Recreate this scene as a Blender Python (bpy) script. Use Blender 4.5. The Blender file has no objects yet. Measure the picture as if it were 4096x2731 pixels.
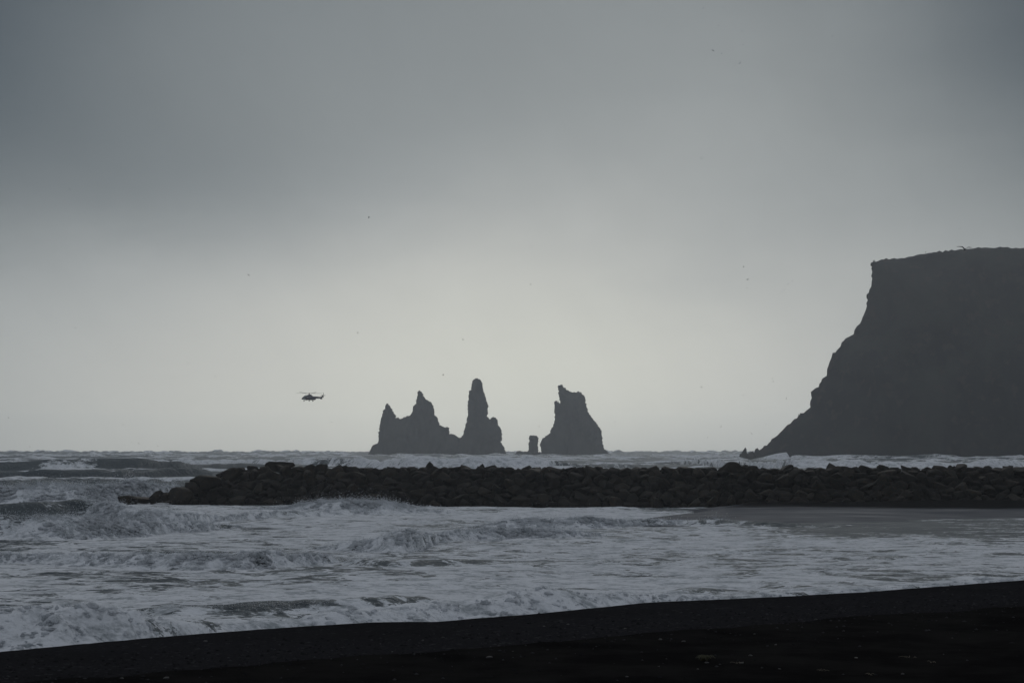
import bpy, bmesh, math, random
import numpy as np
from mathutils import Vector, Matrix
from mathutils.geometry import delaunay_2d_cdt

random.seed(7)
rng = np.random.default_rng(11)
scn = bpy.context.scene
COL = scn.collection

# ------------------------------------------------------------------ measures
H = 7.0                # eye height above the sea
F = 4573.0             # focal length in units of a 2352-wide survey of the view
CX, YH = 1176.0, 1034.0
FS, CXS, YHS = 7964.0, 2048.0, 1800.7   # the same for a 4096-wide survey

def sea_at(px, py, z=0.0):
    Y = (H - z) * F / (py - YH)
    return (px - CX) / F * Y, Y

def at(px, py, Y):     # 4096-wide survey, at a distance Y -> X, Z
    return (px - CXS) / FS * Y, H + (YHS - py) / FS * Y

def lin(c):
    c = c / 255.0
    return c / 12.92 if c <= 0.04045 else ((c + 0.055) / 1.055) ** 2.4

def rgb(r, g, b, k=1.0):
    return (lin(r) * k, lin(g) * k, lin(b) * k, 1.0)

# ------------------------------------------------------------------ noise
_p = rng.permutation(1024).astype(np.int32)
_g = rng.random(1024).astype(np.float32) * 2 * np.pi
_gx, _gy = np.cos(_g), np.sin(_g)

def perlin(x, y, seed=0):
    xi = np.floor(x).astype(np.int32); yi = np.floor(y).astype(np.int32)
    xf = (x - xi).astype(np.float32); yf = (y - yi).astype(np.float32)
    u = xf * xf * xf * (xf * (xf * 6 - 15) + 10)
    v = yf * yf * yf * (yf * (yf * 6 - 15) + 10)
    def g(ix, iy, fx, fy):
        h = _p[(_p[(ix + seed * 131) & 1023] + iy) & 1023]
        return _gx[h] * fx + _gy[h] * fy
    a = g(xi, yi, xf, yf); b = g(xi + 1, yi, xf - 1, yf)
    c = g(xi, yi + 1, xf, yf - 1); d = g(xi + 1, yi + 1, xf - 1, yf - 1)
    return ((a + (b - a) * u) * (1 - v) + (c + (d - c) * u) * v) * 1.41

def fbm(x, y, n=4, seed=0, gain=0.5):
    s = 0; a = 1.0; t = 0
    for i in range(n):
        s = s + a * perlin(x * 2 ** i, y * 2 ** i, seed + i); t += a; a *= gain
    return s / t

def sstep(a, b, x):
    t = np.clip((x - a) / (b - a), 0, 1)
    return t * t * (3 - 2 * t)

# ------------------------------------------------------------------ object helpers
def tag(o, label=None, cat=None, group=None, kind=None):
    if label: o['label'] = label
    if cat: o['category'] = cat
    if group: o['group'] = group
    if kind: o['kind'] = kind
    return o

def empty(name, loc=(0, 0, 0), rot=(0, 0, 0)):
    o = bpy.data.objects.new(name, None); COL.objects.link(o)
    o.location = loc; o.rotation_euler = rot; o.empty_display_size = 0.5
    return o

def mesh_obj(name, verts, faces, mat, parent=None, smooth=True):
    me = bpy.data.meshes.new(name)
    me.from_pydata([tuple(map(float, v)) for v in verts], [], [tuple(map(int, f)) for f in faces])
    me.update()
    if smooth: me.polygons.foreach_set('use_smooth', [True] * len(me.polygons))
    if mat: me.materials.append(mat)
    o = bpy.data.objects.new(name, me); COL.objects.link(o)
    if parent: o.parent = parent
    return o

def grid_mesh(name, X, Y, Z, mat, attrs=None):
    """quad sheet from 2-D arrays, rows along axis 0"""
    nr, nc = X.shape
    n = nr * nc
    co = np.empty((n, 3), np.float32)
    co[:, 0] = X.ravel(); co[:, 1] = Y.ravel(); co[:, 2] = Z.ravel()
    idx = np.arange(n, dtype=np.int32).reshape(nr, nc)
    q = np.stack([idx[:-1, :-1], idx[:-1, 1:], idx[1:, 1:], idx[1:, :-1]], -1).reshape(-1)
    nf = (nr - 1) * (nc - 1)
    me = bpy.data.meshes.new(name)
    me.vertices.add(n); me.vertices.foreach_set('co', co.ravel())
    me.loops.add(nf * 4); me.loops.foreach_set('vertex_index', q)
    me.polygons.add(nf)
    me.polygons.foreach_set('loop_start', np.arange(0, nf * 4, 4, dtype=np.int32))
    me.polygons.foreach_set('use_smooth', np.ones(nf, dtype=bool))
    me.update(calc_edges=True)
    for k, a in (attrs or {}).items():
        at_ = me.attributes.new(k, 'FLOAT', 'POINT')
        at_.data.foreach_set('value', a.astype(np.float32).ravel())
    me.materials.append(mat)
    o = bpy.data.objects.new(name, me); COL.objects.link(o)
    return o

# ------------------------------------------------------------------ materials
class NT:
    def __init__(self, nt): self.t = nt; self.n = nt.nodes; self.l = nt.links; self.n.clear()
    def new(self, kind, **kw):
        nd = self.n.new(kind)
        for k, v in kw.items():
            if k.startswith('_'): setattr(nd, k[1:], v)
            else:
                key = k.replace('__', ' ')
                self.put(nd.inputs[key] if not key.isdigit() else nd.inputs[int(key)], v)
        return nd
    def put(self, sock, v):
        if isinstance(v, bpy.types.NodeSocket): self.l.new(v, sock)
        else: sock.default_value = v
    def math(self, op, a, b=0.0, c=0.0, clamp=False):
        nd = self.n.new('ShaderNodeMath'); nd.operation = op; nd.use_clamp = clamp
        self.put(nd.inputs[0], a); self.put(nd.inputs[1], b); self.put(nd.inputs[2], c)
        return nd.outputs[0]
    def rng(self, v, a, b, c=0.0, d=1.0, smooth=True):
        nd = self.n.new('ShaderNodeMapRange')
        nd.interpolation_type = 'SMOOTHSTEP' if smooth else 'LINEAR'
        for i, x in enumerate((v, a, b, c, d)): self.put(nd.inputs[i], x)
        return nd.outputs[0]
    def mix(self, f, a, b):
        nd = self.n.new('ShaderNodeMix'); nd.data_type = 'RGBA'
        self.put(nd.inputs[0], f); self.put(nd.inputs[6], a); self.put(nd.inputs[7], b)
        return nd.outputs[2]
    def noise(self, vec, scale, detail=4, rough=0.5, dist=0.0):
        nd = self.new('ShaderNodeTexNoise', Scale=scale, Detail=detail, Roughness=rough, Distortion=dist)
        self.l.new(vec, nd.inputs['Vector']); return nd.outputs['Fac']
    def coords(self, scale=(1, 1, 1), which='Object'):
        tc = self.n.new('ShaderNodeTexCoord')
        mp = self.n.new('ShaderNodeMapping'); mp.inputs['Scale'].default_value = scale
        self.l.new(tc.outputs[which], mp.inputs['Vector']); return mp.outputs[0]

def coat(t, base, refl_rough, cap, normal=None):
    """rough body under a reflecting film; wave and grain shadowing keeps the glare at grazing angles low"""
    fr = t.new('ShaderNodeFresnel', IOR=1.33)
    if normal is not None: t.l.new(normal, fr.inputs['Normal'])
    fac = t.math('MULTIPLY', t.math('POWER', fr.outputs[0], 1.3), cap)
    d = t.new('ShaderNodeBsdfDiffuse', Color=base, Roughness=0.3)
    g = t.new('ShaderNodeBsdfGlossy', Color=(0.9, 0.95, 1, 1), Roughness=refl_rough)
    if normal is not None:
        t.l.new(normal, d.inputs['Normal']); t.l.new(normal, g.inputs['Normal'])
    mx = t.n.new('ShaderNodeMixShader')
    t.put(mx.inputs[0], fac); t.l.new(d.outputs[0], mx.inputs[1]); t.l.new(g.outputs[0], mx.inputs[2])
    return mx.outputs[0]

def material(name):
    m = bpy.data.materials.new(name); m.use_nodes = True
    return m, NT(m.node_tree)

def plain(name, col, rough=0.6, metal=0.0, var=0.15, scale=2.0, spec=0.5):
    m, t = material(name)
    n = t.noise(t.coords(), scale, 5, 0.6)
    dark = tuple(c * (1 - var) for c in col[:3]) + (1,); lite = tuple(min(1, c * (1 + var)) for c in col[:3]) + (1,)
    c = t.mix(t.rng(n, 0.35, 0.65), dark, lite)
    p = t.new('ShaderNodeBsdfPrincipled', Base__Color=c, Roughness=rough, Metallic=metal)
    p.inputs['Specular IOR Level'].default_value = spec
    o = t.new('ShaderNodeOutputMaterial', Surface=p.outputs[0])
    return m

def rock_mat(name, cols, scale=0.05, bump=0.6, rough=0.85, rand=False, spec=0.3):
    m, t = material(name)
    v = t.coords()
    a = t.noise(v, scale, 8, 0.62, 0.4); b = t.noise(v, scale * 6, 6, 0.6)
    c = t.mix(t.rng(a, 0.38, 0.62), cols[0], cols[1])
    c = t.mix(t.rng(b, 0.52, 0.66), c, cols[2])
    if rand:
        oi = t.n.new('ShaderNodeObjectInfo')
        hs = t.new('ShaderNodeHueSaturation', Color=c, Saturation=0.9, Value=t.rng(oi.outputs['Random'], 0, 1, 0.55, 1.5, False))
        c = hs.outputs[0]
    h = t.math('ADD', a, t.math('MULTIPLY', b, 0.3))
    spec = spec * .5
    bp = t.new('ShaderNodeBump', Strength=bump, Distance=0.1 / scale * 0.6, Height=h)
    p = t.new('ShaderNodeBsdfPrincipled', Base__Color=c, Roughness=rough, Normal=bp.outputs[0])
    p.inputs['Specular IOR Level'].default_value = spec
    t.new('ShaderNodeOutputMaterial', Surface=p.outputs[0])
    return m

M_cliff = rock_mat('cliff_rock', [(0.006, 0.008, 0.011, 1), (0.022, 0.026, 0.023, 1), (0.031, 0.025, 0.023, 1)], 0.022, 0.8)
M_stack = rock_mat('stack_rock', [(0.012, 0.013, 0.013, 1), (0.030, 0.032, 0.028, 1), (0.040, 0.034, 0.028, 1)], 0.05, 0.8)
M_boulder = rock_mat('boulder_rock', [(0.012, 0.0117, 0.0105, 1), (0.020, 0.016, 0.011, 1), (0.032, 0.020, 0.009, 1)], 0.7, 0.5, 0.75, True)
M_rubble = rock_mat('rubble_rock', [(0.009, 0.0087, 0.008, 1), (0.014, 0.0122, 0.010, 1), (0.023, 0.0150, 0.008, 1)], 0.9, 0.6, 0.8)

# sea ---------------------------------------------------------------------
def foam_shader(t, vec, vary=True):
    n = t.noise(vec, 0.9, 7, 0.62, 0.3)
    n2 = t.noise(vec, 5.0, 6, 0.65)
    h = t.math('ADD', n, t.math('MULTIPLY', n2, 0.35))
    bp = t.new('ShaderNodeBump', Strength=0.8, Distance=0.3, Height=h)
    c = t.mix(t.rng(t.math('ADD', t.math('MULTIPLY', n, .55), t.math('MULTIPLY', n2, .45)), 0.36, 0.56), (0.34, 0.37, 0.39, 1), (0.80, 0.82, 0.85, 1))
    d = t.new('ShaderNodeBsdfDiffuse', Color=c, Roughness=0.5, Normal=bp.outputs[0])
    return d.outputs[0]

def make_sea():
    m, t = material('sea_water')
    v = t.coords((0.55, 1, 1))
    at_ = t.new('ShaderNodeAttribute', _attribute_name='foam').outputs['Fac']
    n1 = t.noise(v, 0.75, 9, 0.66, 0.7)
    n2 = t.noise(v, 0.13, 3, 0.5)
    n3 = t.noise(v, 3.2, 6, 0.65, 0.8)
    n4 = t.noise(v, 0.27, 5, 0.6, 0.9)
    p = t.math('ADD', t.math('ADD', t.math('MULTIPLY', n1, 0.42), t.math('MULTIPLY', n4, 0.24)), t.math('ADD', t.math('MULTIPLY', n2, 0.10), t.math('MULTIPLY', n3, 0.24)))
    th = t.math('ADD', 0.5, t.math('MULTIPLY', t.math('SUBTRACT', 0.5, at_), 0.30))
    thick = t.rng(p, t.math('SUBTRACT', th, 0.004), t.math('ADD', th, 0.020))
    thin = t.rng(p, t.math('SUBTRACT', th, 0.040), t.math('ADD', th, 0.0))
    w = t.noise(v, 1.6, 8, 0.64, 0.4)
    bp = t.new('ShaderNodeBump', Strength=0.8, Distance=0.4, Height=t.math('ADD', w, t.math('MULTIPLY', t.noise(v, .22, 4, .6, .5), 3.0)))
    sand = t.mix(t.rng(t.math('ADD', t.math('MULTIPLY', n4, .6), t.math('MULTIPLY', n3, .4)), 0.40, 0.58), (0.078, 0.094, 0.104, 1), (0.106, 0.123, 0.130, 1))
    body = t.mix(t.math('MULTIPLY', thin, 0.6), sand, (0.24, 0.26, 0.265, 1))
    water = coat(t, body, 0.26, 0.135, bp.outputs[0])
    mx = t.new('ShaderNodeMixShader')
    t.l.new(thick, mx.inputs[0]); t.l.new(water, mx.inputs[1]); t.l.new(foam_shader(t, v), mx.inputs[2])
    t.new('ShaderNodeOutputMaterial', Surface=mx.outputs[0])
    return m
M_sea = make_sea()
M_foam, _t = material('sea_foam')
_tr = _t.new('ShaderNodeBsdfTranslucent', Color=(0.8, 0.83, 0.86, 1))
_mx = _t.n.new('ShaderNodeMixShader'); _mx.inputs[0].default_value = .45
_t.l.new(foam_shader(_t, _t.coords()), _mx.inputs[1]); _t.l.new(_tr.outputs[0], _mx.inputs[2])
_t.new('ShaderNodeOutputMaterial', Surface=_mx.outputs[0])

def make_sand():
    m, t = material('black_sand')
    v = t.coords()
    zone = t.new('ShaderNodeAttribute', _attribute_name='gravel').outputs['Fac']
    wet = t.new('ShaderNodeAttribute', _attribute_name='wet').outputs['Fac']
    n = t.noise(v, 1.2, 8, 0.65)
    g = t.noise(v, 34.0, 5, 0.75)
    vo = t.new('ShaderNodeTexVoronoi', Scale=26.0); t.l.new(v, vo.inputs['Vector'])
    dark = t.mix(t.rng(n, 0.35, 0.65), (0.008, 0.0077, 0.0078, 1), (0.0155, 0.015, 0.0145, 1))
    peb = t.mix(t.rng(g, 0.45, 0.72), (0.018, 0.018, 0.020, 1), (0.034, 0.034, 0.037, 1))
    peb = t.mix(t.rng(vo.outputs['Color'], 0.80, 0.97), peb, (0.050, 0.050, 0.053, 1))
    c = t.mix(zone, dark, peb)
    c = t.mix(wet, c, (0.014, 0.021, 0.038, 1))
    h = t.math('ADD', t.math('MULTIPLY', n, 0.5), t.math('MULTIPLY', g, 0.25))
    st = t.math('SUBTRACT', 0.55, t.math('MULTIPLY', wet, 0.46))
    bp = t.new('ShaderNodeBump', Strength=st, Distance=0.04, Height=h)
    cap = t.math('MULTIPLY', t.math('MULTIPLY', wet, 0.095), t.rng(t.noise(t.coords((.12, .8, 1)), 1.0, 5, .6, .4), .35, .68, .35, 1.0))
    t.new('ShaderNodeOutputMaterial', Surface=coat(t, c, 0.30, cap, bp.outputs[0]))
    return m
M_sand = make_sand()

# ------------------------------------------------------------------ sea surface
# breakers: (display x, foot y, crest y, foam on the face)
RIDGES = [
 # shore break in front of the beach
 dict(p=[(-250,1520,1398,1),(0,1512,1404,1),(150,1508,1390,1),(250,1500,1396,1),(330,1492,1408,.95),(420,1480,1428,.7),(500,1465,1432,.7),(620,1455,1420,.8),(700,1450,1412,.95),(800,1442,1402,1),(900,1436,1390,1),(1000,1430,1380,.95),(1100,1424,1372,.95),(1180,1418,1362,1),(1240,1412,1346,.75),(1300,1408,1343,.7),(1350,1404,1360,.9),(1500,1392,1362,.95),(1700,1384,1366,1),(1900,1374,1356,1),(2100,1362,1344,1),(2352,1342,1326,1),(2700,1325,1312,1)], apron=9, back=3.0),
 dict(p=[(250,1408,1400,.6),(420,1410,1392,.5),(560,1408,1384,.45),(700,1404,1376,.5),(820,1400,1370,.3),(900,1396,1367,.22),(980,1392,1370,.4),(1080,1385,1374,.5)], apron=0, back=3.5),
 dict(p=[(1480,1362,1356,.2),(1560,1364,1350,.1),(1640,1362,1352,.1),(1720,1356,1350,.3)], apron=0, back=3),
 dict(p=[(-200,1290,1268,.8),(60,1292,1268,.9),(240,1300,1272,.95),(400,1306,1270,1),(560,1308,1266,1),(680,1300,1266,1),(770,1290,1270,.9),(840,1284,1276,.8)], apron=5, back=3),
 dict(p=[(740,1300,1296,.3),(800,1298,1282,.3),(900,1300,1284,.2),(1000,1298,1284,.3),(1120,1292,1282,.4),(1200,1290,1286,.5)], apron=0, back=3),
 dict(p=[(700,1256,1250,.7),(780,1262,1246,.7),(850,1264,1236,.8),(895,1268,1220,.85),(925,1268,1212,.95),(960,1260,1216,1),(1010,1244,1224,1),(1080,1240,1212,1),(1180,1236,1212,1),(1280,1234,1212,.95),(1350,1230,1218,.8),(1400,1226,1221,.6)], apron=6, back=2.5),
 dict(p=[(1060,1212,1204,.8),(1160,1213,1194,.9),(1240,1212,1186,1),(1320,1210,1184,1),(1400,1208,1190,1),(1500,1204,1190,.9),(1560,1203,1195,.6),(1620,1206,1195,.35),(1660,1207,1194,.5),(1720,1208,1198,.25),(1850,1210,1202,.25),(2000,1212,1207,.3)], apron=3, back=2.5),
 dict(p=[(1560,1196,1192,.7),(1600,1203,1193,.3),(1650,1204,1190,.6),(1690,1203,1195,.4)], apron=1, back=2),
 dict(p=[(-200,1235,1180,.5),(40,1236,1186,.55),(100,1236,1176,.6),(160,1236,1178,.95),(240,1234,1188,1),(340,1230,1194,1),(430,1222,1196,1),(520,1214,1200,.8),(600,1212,1204,.5)], apron=5, back=2.0),
 dict(p=[(-200,1200,1164,.08),(0,1200,1160,.08),(100,1198,1152,.08),(170,1196,1146,.15),(205,1196,1144,.7),(250,1200,1151,1),(290,1204,1162,1),(345,1208,1172,1),(420,1208,1180,1),(520,1196,1179,.95),(600,1190,1174,.9),(760,1184,1171,.9),(900,1180,1168,.8),(1050,1178,1170,.6)], apron=4, back=2.2),
 dict(p=[(600,1168,1162,.9),(680,1170,1155,1),(740,1171,1149,1),(820,1171,1146,1),(880,1170,1147,1),(935,1168,1154,1),(985,1165,1161,.8)], apron=4, back=2.0),
 dict(p=[(-200,1156,1114,1),(0,1156,1114,1),(70,1156,1110,1),(130,1156,1107,1),(200,1156,1110,.95),(240,1154,1104,.85),(300,1152,1104,1),(360,1150,1112,1),(420,1146,1108,1),(455,1142,1104,1),(520,1140,1112,1)], apron=6, back=2.0),
 dict(p=[(-200,1112,1090,.03),(60,1112,1088,.03),(160,1114,1084,.03),(280,1114,1082,.05),(360,1112,1086,.03),(440,1110,1084,.05),(560,1108,1090,.08)], apron=0, back=3.5),
 dict(p=[(-200,1088,1066,.03),(0,1088,1064,.03),(120,1088,1061,.03),(220,1088,1059,.08),(320,1088,1057,.1),(400,1086,1060,.05),(480,1084,1063,.05),(560,1082,1065,.05),(700,1080,1067,.1)], apron=0, back=3.5),
 dict(p=[(230,1066,1056,.3),(290,1066,1053,.9),(370,1066,1050,1),(440,1068,1047,1),(520,1068,1049,1),(620,1070,1052,1),(690,1068,1048,1),(730,1068,1044,.6),(770,1066,1046,.1),(830,1064,1048,.1),(880,1062,1050,.3)], apron=4, back=2.5),
 dict(p=[(640,1078,1066,.1),(720,1078,1058,.15),(770,1080,1054,.6),(840,1082,1053,1),(940,1084,1051,1),(1060,1084,1052,1),(1160,1084,1050,1),(1235,1084,1050,1),(1262,1084,1056,.8),(1290,1082,1061,.45),(1400,1078,1064,.4),(1500,1074,1063,.4)], apron=5, back=2.0),
 dict(p=[(1440,1066,1060,.3),(1560,1068,1057,.5),(1600,1072,1050,.95),(1640,1074,1051,.95),(1665,1078,1054,.9),(1720,1080,1055,.85),(1775,1082,1055,.9),(1820,1084,1054,1),(1900,1084,1056,1),(2000,1084,1058,.95),(2100,1084,1060,1),(2230,1084,1058,1),(2352,1082,1056,1),(2700,1082,1056,1)], apron=6, back=2.2),
 dict(p=[(1640,1058,1052,.4),(1720,1060,1048,.6),(1770,1060,1045,.9),(1805,1060,1041,1),(1830,1058,1047,.6),(1900,1058,1048,.7),(1960,1058,1044,.7),(2040,1058,1048,.4),(2140,1058,1044,.5),(2230,1058,1044,.9),(2280,1058,1047,.6),(2352,1058,1040,1),(2500,1058,1042,1)], apron=4, back=2.5),
 dict(p=[(820,1052,1046,.2),(880,1052,1044,.4),(1000,1052,1044,.5),(1100,1052,1045,.4),(1160,1052,1043,.6),(1250,1054,1046,.3),(1400,1054,1045,.4)], apron=2, back=2.5),
]
SPOTS = [  # local foam: x, y, rx, ry, amount
 (1700,1180,170,14,-.5),(1950,1205,500,12,-.10),(2100,1250,350,30,-.06),(700,1385,300,20,-.10),(420,1330,500,22,-.03),
 (1350,1180,220,12,.25),(1000,1190,250,14,.1),(250,1245,250,18,.1),(100,1200,160,10,-.35),(60,1235,90,12,-.2),(1150,1400,350,18,.2),
 (880,1330,420,24,-.03),(1150,1260,150,10,-.1),(1300,1320,400,20,-.04),(540,1262,200,10,-.05),(2150,1340,300,10,.15),(100,1360,300,22,.03)]

def build_sea():
    rows = [44.0]
    while rows[-1] < 8600: rows.append(rows[-1] + 0.118 * (rows[-1] / 70.0) ** 1.3)
    Yr = np.array(rows, np.float32); nc = 960
    u = np.linspace(-1, 1, nc).astype(np.float32)
    Y = np.repeat(Yr[:, None], nc, 1); X = u[None, :] * (Y * 0.33 + 8)
    dY = 0.118 * (Y / 70.0) ** 1.3
    px = CX + X / Y * F; py = YH + H * F / Y
    # outside of the breakwater the sea is high
    out = np.maximum(sstep(285, 340, Y), sstep(262, 310, Y) * sstep(-50, -66, X))
    lod = lambda L: np.clip(L / (2.2 * dY) - 0.5, 0, 1)
    wx = X + 3 * perlin(X / 23, Y / 23, 3) ; wy = Y + 3 * perlin(X / 19, Y / 19, 4)
    Z = np.zeros_like(X)
    for L, A, s in ((11, .17, 11), (5.2, .15, 12), (2.4, .10, 13), (1.1, .05, 14), (0.5, .025, 15)):
        n = perlin(wx / (L * 2.2), wy / L, s)
        Z += A * (0.40 - 1.6 * np.abs(n)) * lod(L) * (1 - .55 * sstep(5, 60, X) * (1 - out))
    crest = np.zeros_like(X)
    for L, A, s in ((95, 2.2, 21), (48, 1.7, 22), (24, .95, 23), (12, .5, 24), (6, .22, 25)):
        n = perlin(wx / (L * 2.6), wy / L, s)
        r = (0.42 - 1.7 * np.abs(n))
        Z += A * r * out * lod(L) * (1 + .8 * sstep(500, 1800, Y) - .4 * sstep(1900, 2250, Y) * sstep(2600, 2400, Y)); crest += (A / 1.5) * r * lod(L)
    hills = perlin(wx / 30, wy / 60, 26) * .65 + perlin(wx / 13, wy / 36, 27) * .35
    Z += out * sstep(600, 900, Y) * (2.2 + 7.5 * sstep(2500, 3000, Y) * sstep(5200, 4200, Y)) * np.maximum(hills, -.1)
    crest += out * 1.0 * np.maximum(hills, 0)
    for L, A, s in ((7, .5, 30), (3.4, .38, 28), (1.7, .16, 29)): Z += A * (0.4 - 1.6 * np.abs(perlin(wx / (L * 1.8), wy / L, s))) * out * lod(L)
    streak = perlin(wx / 14, wy / 4, 34) + .5 * perlin(wx / 5, wy / 1.8, 35)
    # foam cover away from the breakers
    big = fbm(X / 26, Y / 40, 3, 31)
    foam = 0.66 + 0.42 * big + 0.12 * perlin(X / 5, Y / 8, 33)
    foam -= 0.16 * sstep(1500, 2000, px) * sstep(1290, 1200, py)
    for sx, sy, rx, ry, am in SPOTS:
        foam += am * np.exp(-((px - sx) / rx) ** 2 - ((py - sy) / ry) ** 2) * (1 - out)
    fo = 0.03 + 0.26 * streak + 0.85 * sstep(0.72, 1.2, crest) + 0.25 * big
    foam = foam * (1 - out) + fo * out
    fine = perlin(X / 1.3, Y / 1.3, 41); fine2 = perlin(X / .55, Y / .55, 42)
    mid = perlin(X / 3.1, Y / 2.2, 43)
    crestpts = []
    for k, R in enumerate(RIDGES):
        P = []
        for (x, yf, yt, fm) in R['p']:
            Yf = H * F / (yf - YH)
            Hc = H - (yt - YH) * Yf / F
            for _ in range(3): Hc = H - (yt - YH) * (Yf + 0.9 * Hc) / F
            Hc = max(Hc * (.93 if fm > .5 else 1), 0.15); Yc = Yf + 0.9 * Hc
            P.append(((x - CX) / F * Yc, Yc, Hc, fm))
        P.sort(); P = np.array(P)
        x0, x1 = P[0, 0], P[-1, 0]
        lo, hi = P[:, 1].min() - 60, P[:, 1].max() + 60
        r0, r1 = np.searchsorted(Yr, lo), np.searchsorted(Yr, hi)
        if r1 <= r0: continue
        S = slice(r0, r1)
        xs, ys = X[S], Y[S]
        Ym = P[:, 1].mean(); sc = max(1.0, Ym / 110)
        Yc = np.interp(xs, P[:, 0], P[:, 1]) + sc * (0.9 * perlin(xs / (6 * sc), ys / (9 * sc) + k, 51) + .5 * perlin(xs / (2.2 * sc), ys / (2.5 * sc) + k, 52))
        Hc = np.interp(xs, P[:, 0], P[:, 2]) * (1 + .20 * perlin(xs / (2.6 * sc), ys / (3 * sc) + k, 53) * (.4 + .6 * np.interp(xs, P[:, 0], P[:, 3])) + .30 * perlin(xs / (7 * sc) + 3, ys / (9 * sc) + k, 55) * (1 - np.interp(xs, P[:, 0], P[:, 3])) + .14 * perlin(xs / (.8 * sc), ys / (.8 * sc) + k, 54) * np.interp(xs, P[:, 0], P[:, 3]))
        fm = np.interp(xs, P[:, 0], P[:, 3])
        end = sstep(x0 - .5, x0 + 2.5 * sc, xs) * sstep(x1 + .5, x1 - 2.5 * sc, xs)
        t = ys - Yc
        wf = np.maximum(0.85 * Hc * (1 + .5 * fm) + .25, 1.5 * dY[S]); wb = R['back'] * Hc * 1.6 + .8
        prof = np.where(t < 0, np.exp(-np.abs(t / wf) ** 2.2), np.exp(-(t / wb) ** 2)) * end
        foamface = fm * end * np.where(t < 0, sstep(-wf * 1.8 - R['apron'], -wf * 1.2, t), sstep(wb * .9, wb * .25, t))
        amp = np.clip(Hc, 0, 2.6)
        q8 = sc ** .8
        fS = perlin(xs / (1.3 * q8), ys / (1.3 * q8), 41); f2S = perlin(xs / (.55 * q8), ys / (.55 * q8), 42); mS = perlin(xs / (3.1 * q8), ys / (2.2 * q8), 43)
        bil = (0.45 - 1.5 * np.abs(fS)) * .34 + (.4 - 1.3 * np.abs(f2S)) * .20 * lod(.9)[S] + mS * .26
        wt = np.clip(np.exp(-(np.where(t < 0, t / (1.7 * wf), t / (.5 * wb))) ** 2), 0, 1) * end * fm
        base = Z[S] * (1 - .25 * prof)
        Z[S] = np.where(prof > .002, np.maximum(base, base * .6 + Hc * prof * .97), base) + (bil - .08) * wt * amp * .62
        f = foam[S]
        f = f * (1 - end * sstep(-1.6 * wf, -.8 * wf, t) * sstep(.5 * wb, 0, t) * (1 - fm) * np.where(R['p'][0][1] > 1150, .52, .30))
        foam[S] = np.maximum(f, foamface * (0.90 + .50 * mS + .36 * fS) - .0)
        # for the spray
        for xx in np.linspace(max(x0, -0.3 * Ym - 6), min(x1, .3 * Ym + 6), 260):
            fmx = np.interp(xx, P[:, 0], P[:, 3])
            if fmx > .45 and Ym < 420: crestpts.append((xx, np.interp(xx, P[:, 0], P[:, 1]), np.interp(xx, P[:, 0], P[:, 2]), fmx))
    # quiet shallow tongue in front of the sand spit
    q = sstep(20, 34, X) * sstep(196, 206, Y) * (1 - out)
    Z = Z * (1 - .9 * q) - .03 * q
    # foam rim that ends on the wet sand
    foam = np.clip(foam, -.3, 1.5)
    Z = Z.astype(np.float32)
    sea = grid_mesh('sea', X, Y, Z, M_sea, {'foam': foam})
    tag(sea, 'rough grey sea with foaming breakers rolling onto the black beach', None, None, 'structure')
    return Yr, u, Z, crestpts

Yr, Uc, SZ, CR = build_sea()

def sea_z(x, y):
    i = np.clip(np.searchsorted(Yr, y), 1, len(Yr) - 1)
    uu = x / (y * .33 + 8); j = np.clip(((uu + 1) * .5 * (len(Uc) - 1)).astype(int) if isinstance(uu, np.ndarray) else int((uu + 1) * .5 * (len(Uc) - 1)), 0, len(Uc) - 1)
    return SZ[i, j]

# spray: ragged shreds and drops of foam above the breaking crests --------
def build_spray():
    V = []; 
    CRa = np.array(CR)
    n = 90000
    w = CRa[:, 3] * np.clip(CRa[:, 2], .2, 2.5); w /= w.sum()
    pick = rng.choice(len(CRa), n, p=w)
    # gather the drops into plumes
    plume = rng.random(len(CRa)) ** 3
    b = CRa[pick]
    x = b[:, 0] + rng.normal(0, .35, n) * b[:, 1] / 90
    y = b[:, 1] + rng.normal(-.35, .7, n) * np.clip(b[:, 2], .3, 2)
    hh = rng.exponential(.17, n) * np.clip(b[:, 2], .3, 2.2) * (.35 + 2.6 * plume[pick])
    z = sea_z(x, y) + hh - .02
    s = (0.004 + .009 * rng.random(n) ** 2) * (b[:, 1] / 75) * np.exp(-hh * .6)
    tet = np.array([(1, 1, 1), (1, -1, -1), (-1, 1, -1), (-1, -1, 1)], float)
    R = rng.normal(0, 1, (n, 4, 3)) * .35 + tet[None]
    co = R * s[:, None, None] * np.array([1.5, 1.2, .9]) + np.stack([x, y, z], 1)[:, None, :]
    base = np.arange(n)[:, None, None] * 4
    fc = (np.array([(0, 1, 2), (0, 3, 1), (0, 2, 3), (1, 3, 2)])[None] + base).reshape(-1, 3)
    o = mesh_obj('sea_spray', co.reshape(-1, 3), fc, M_foam, smooth=False)
    tag(o, 'white spray and shreds of foam thrown up along the breaking wave crests', 'spray', None, 'stuff')
build_spray()

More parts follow.
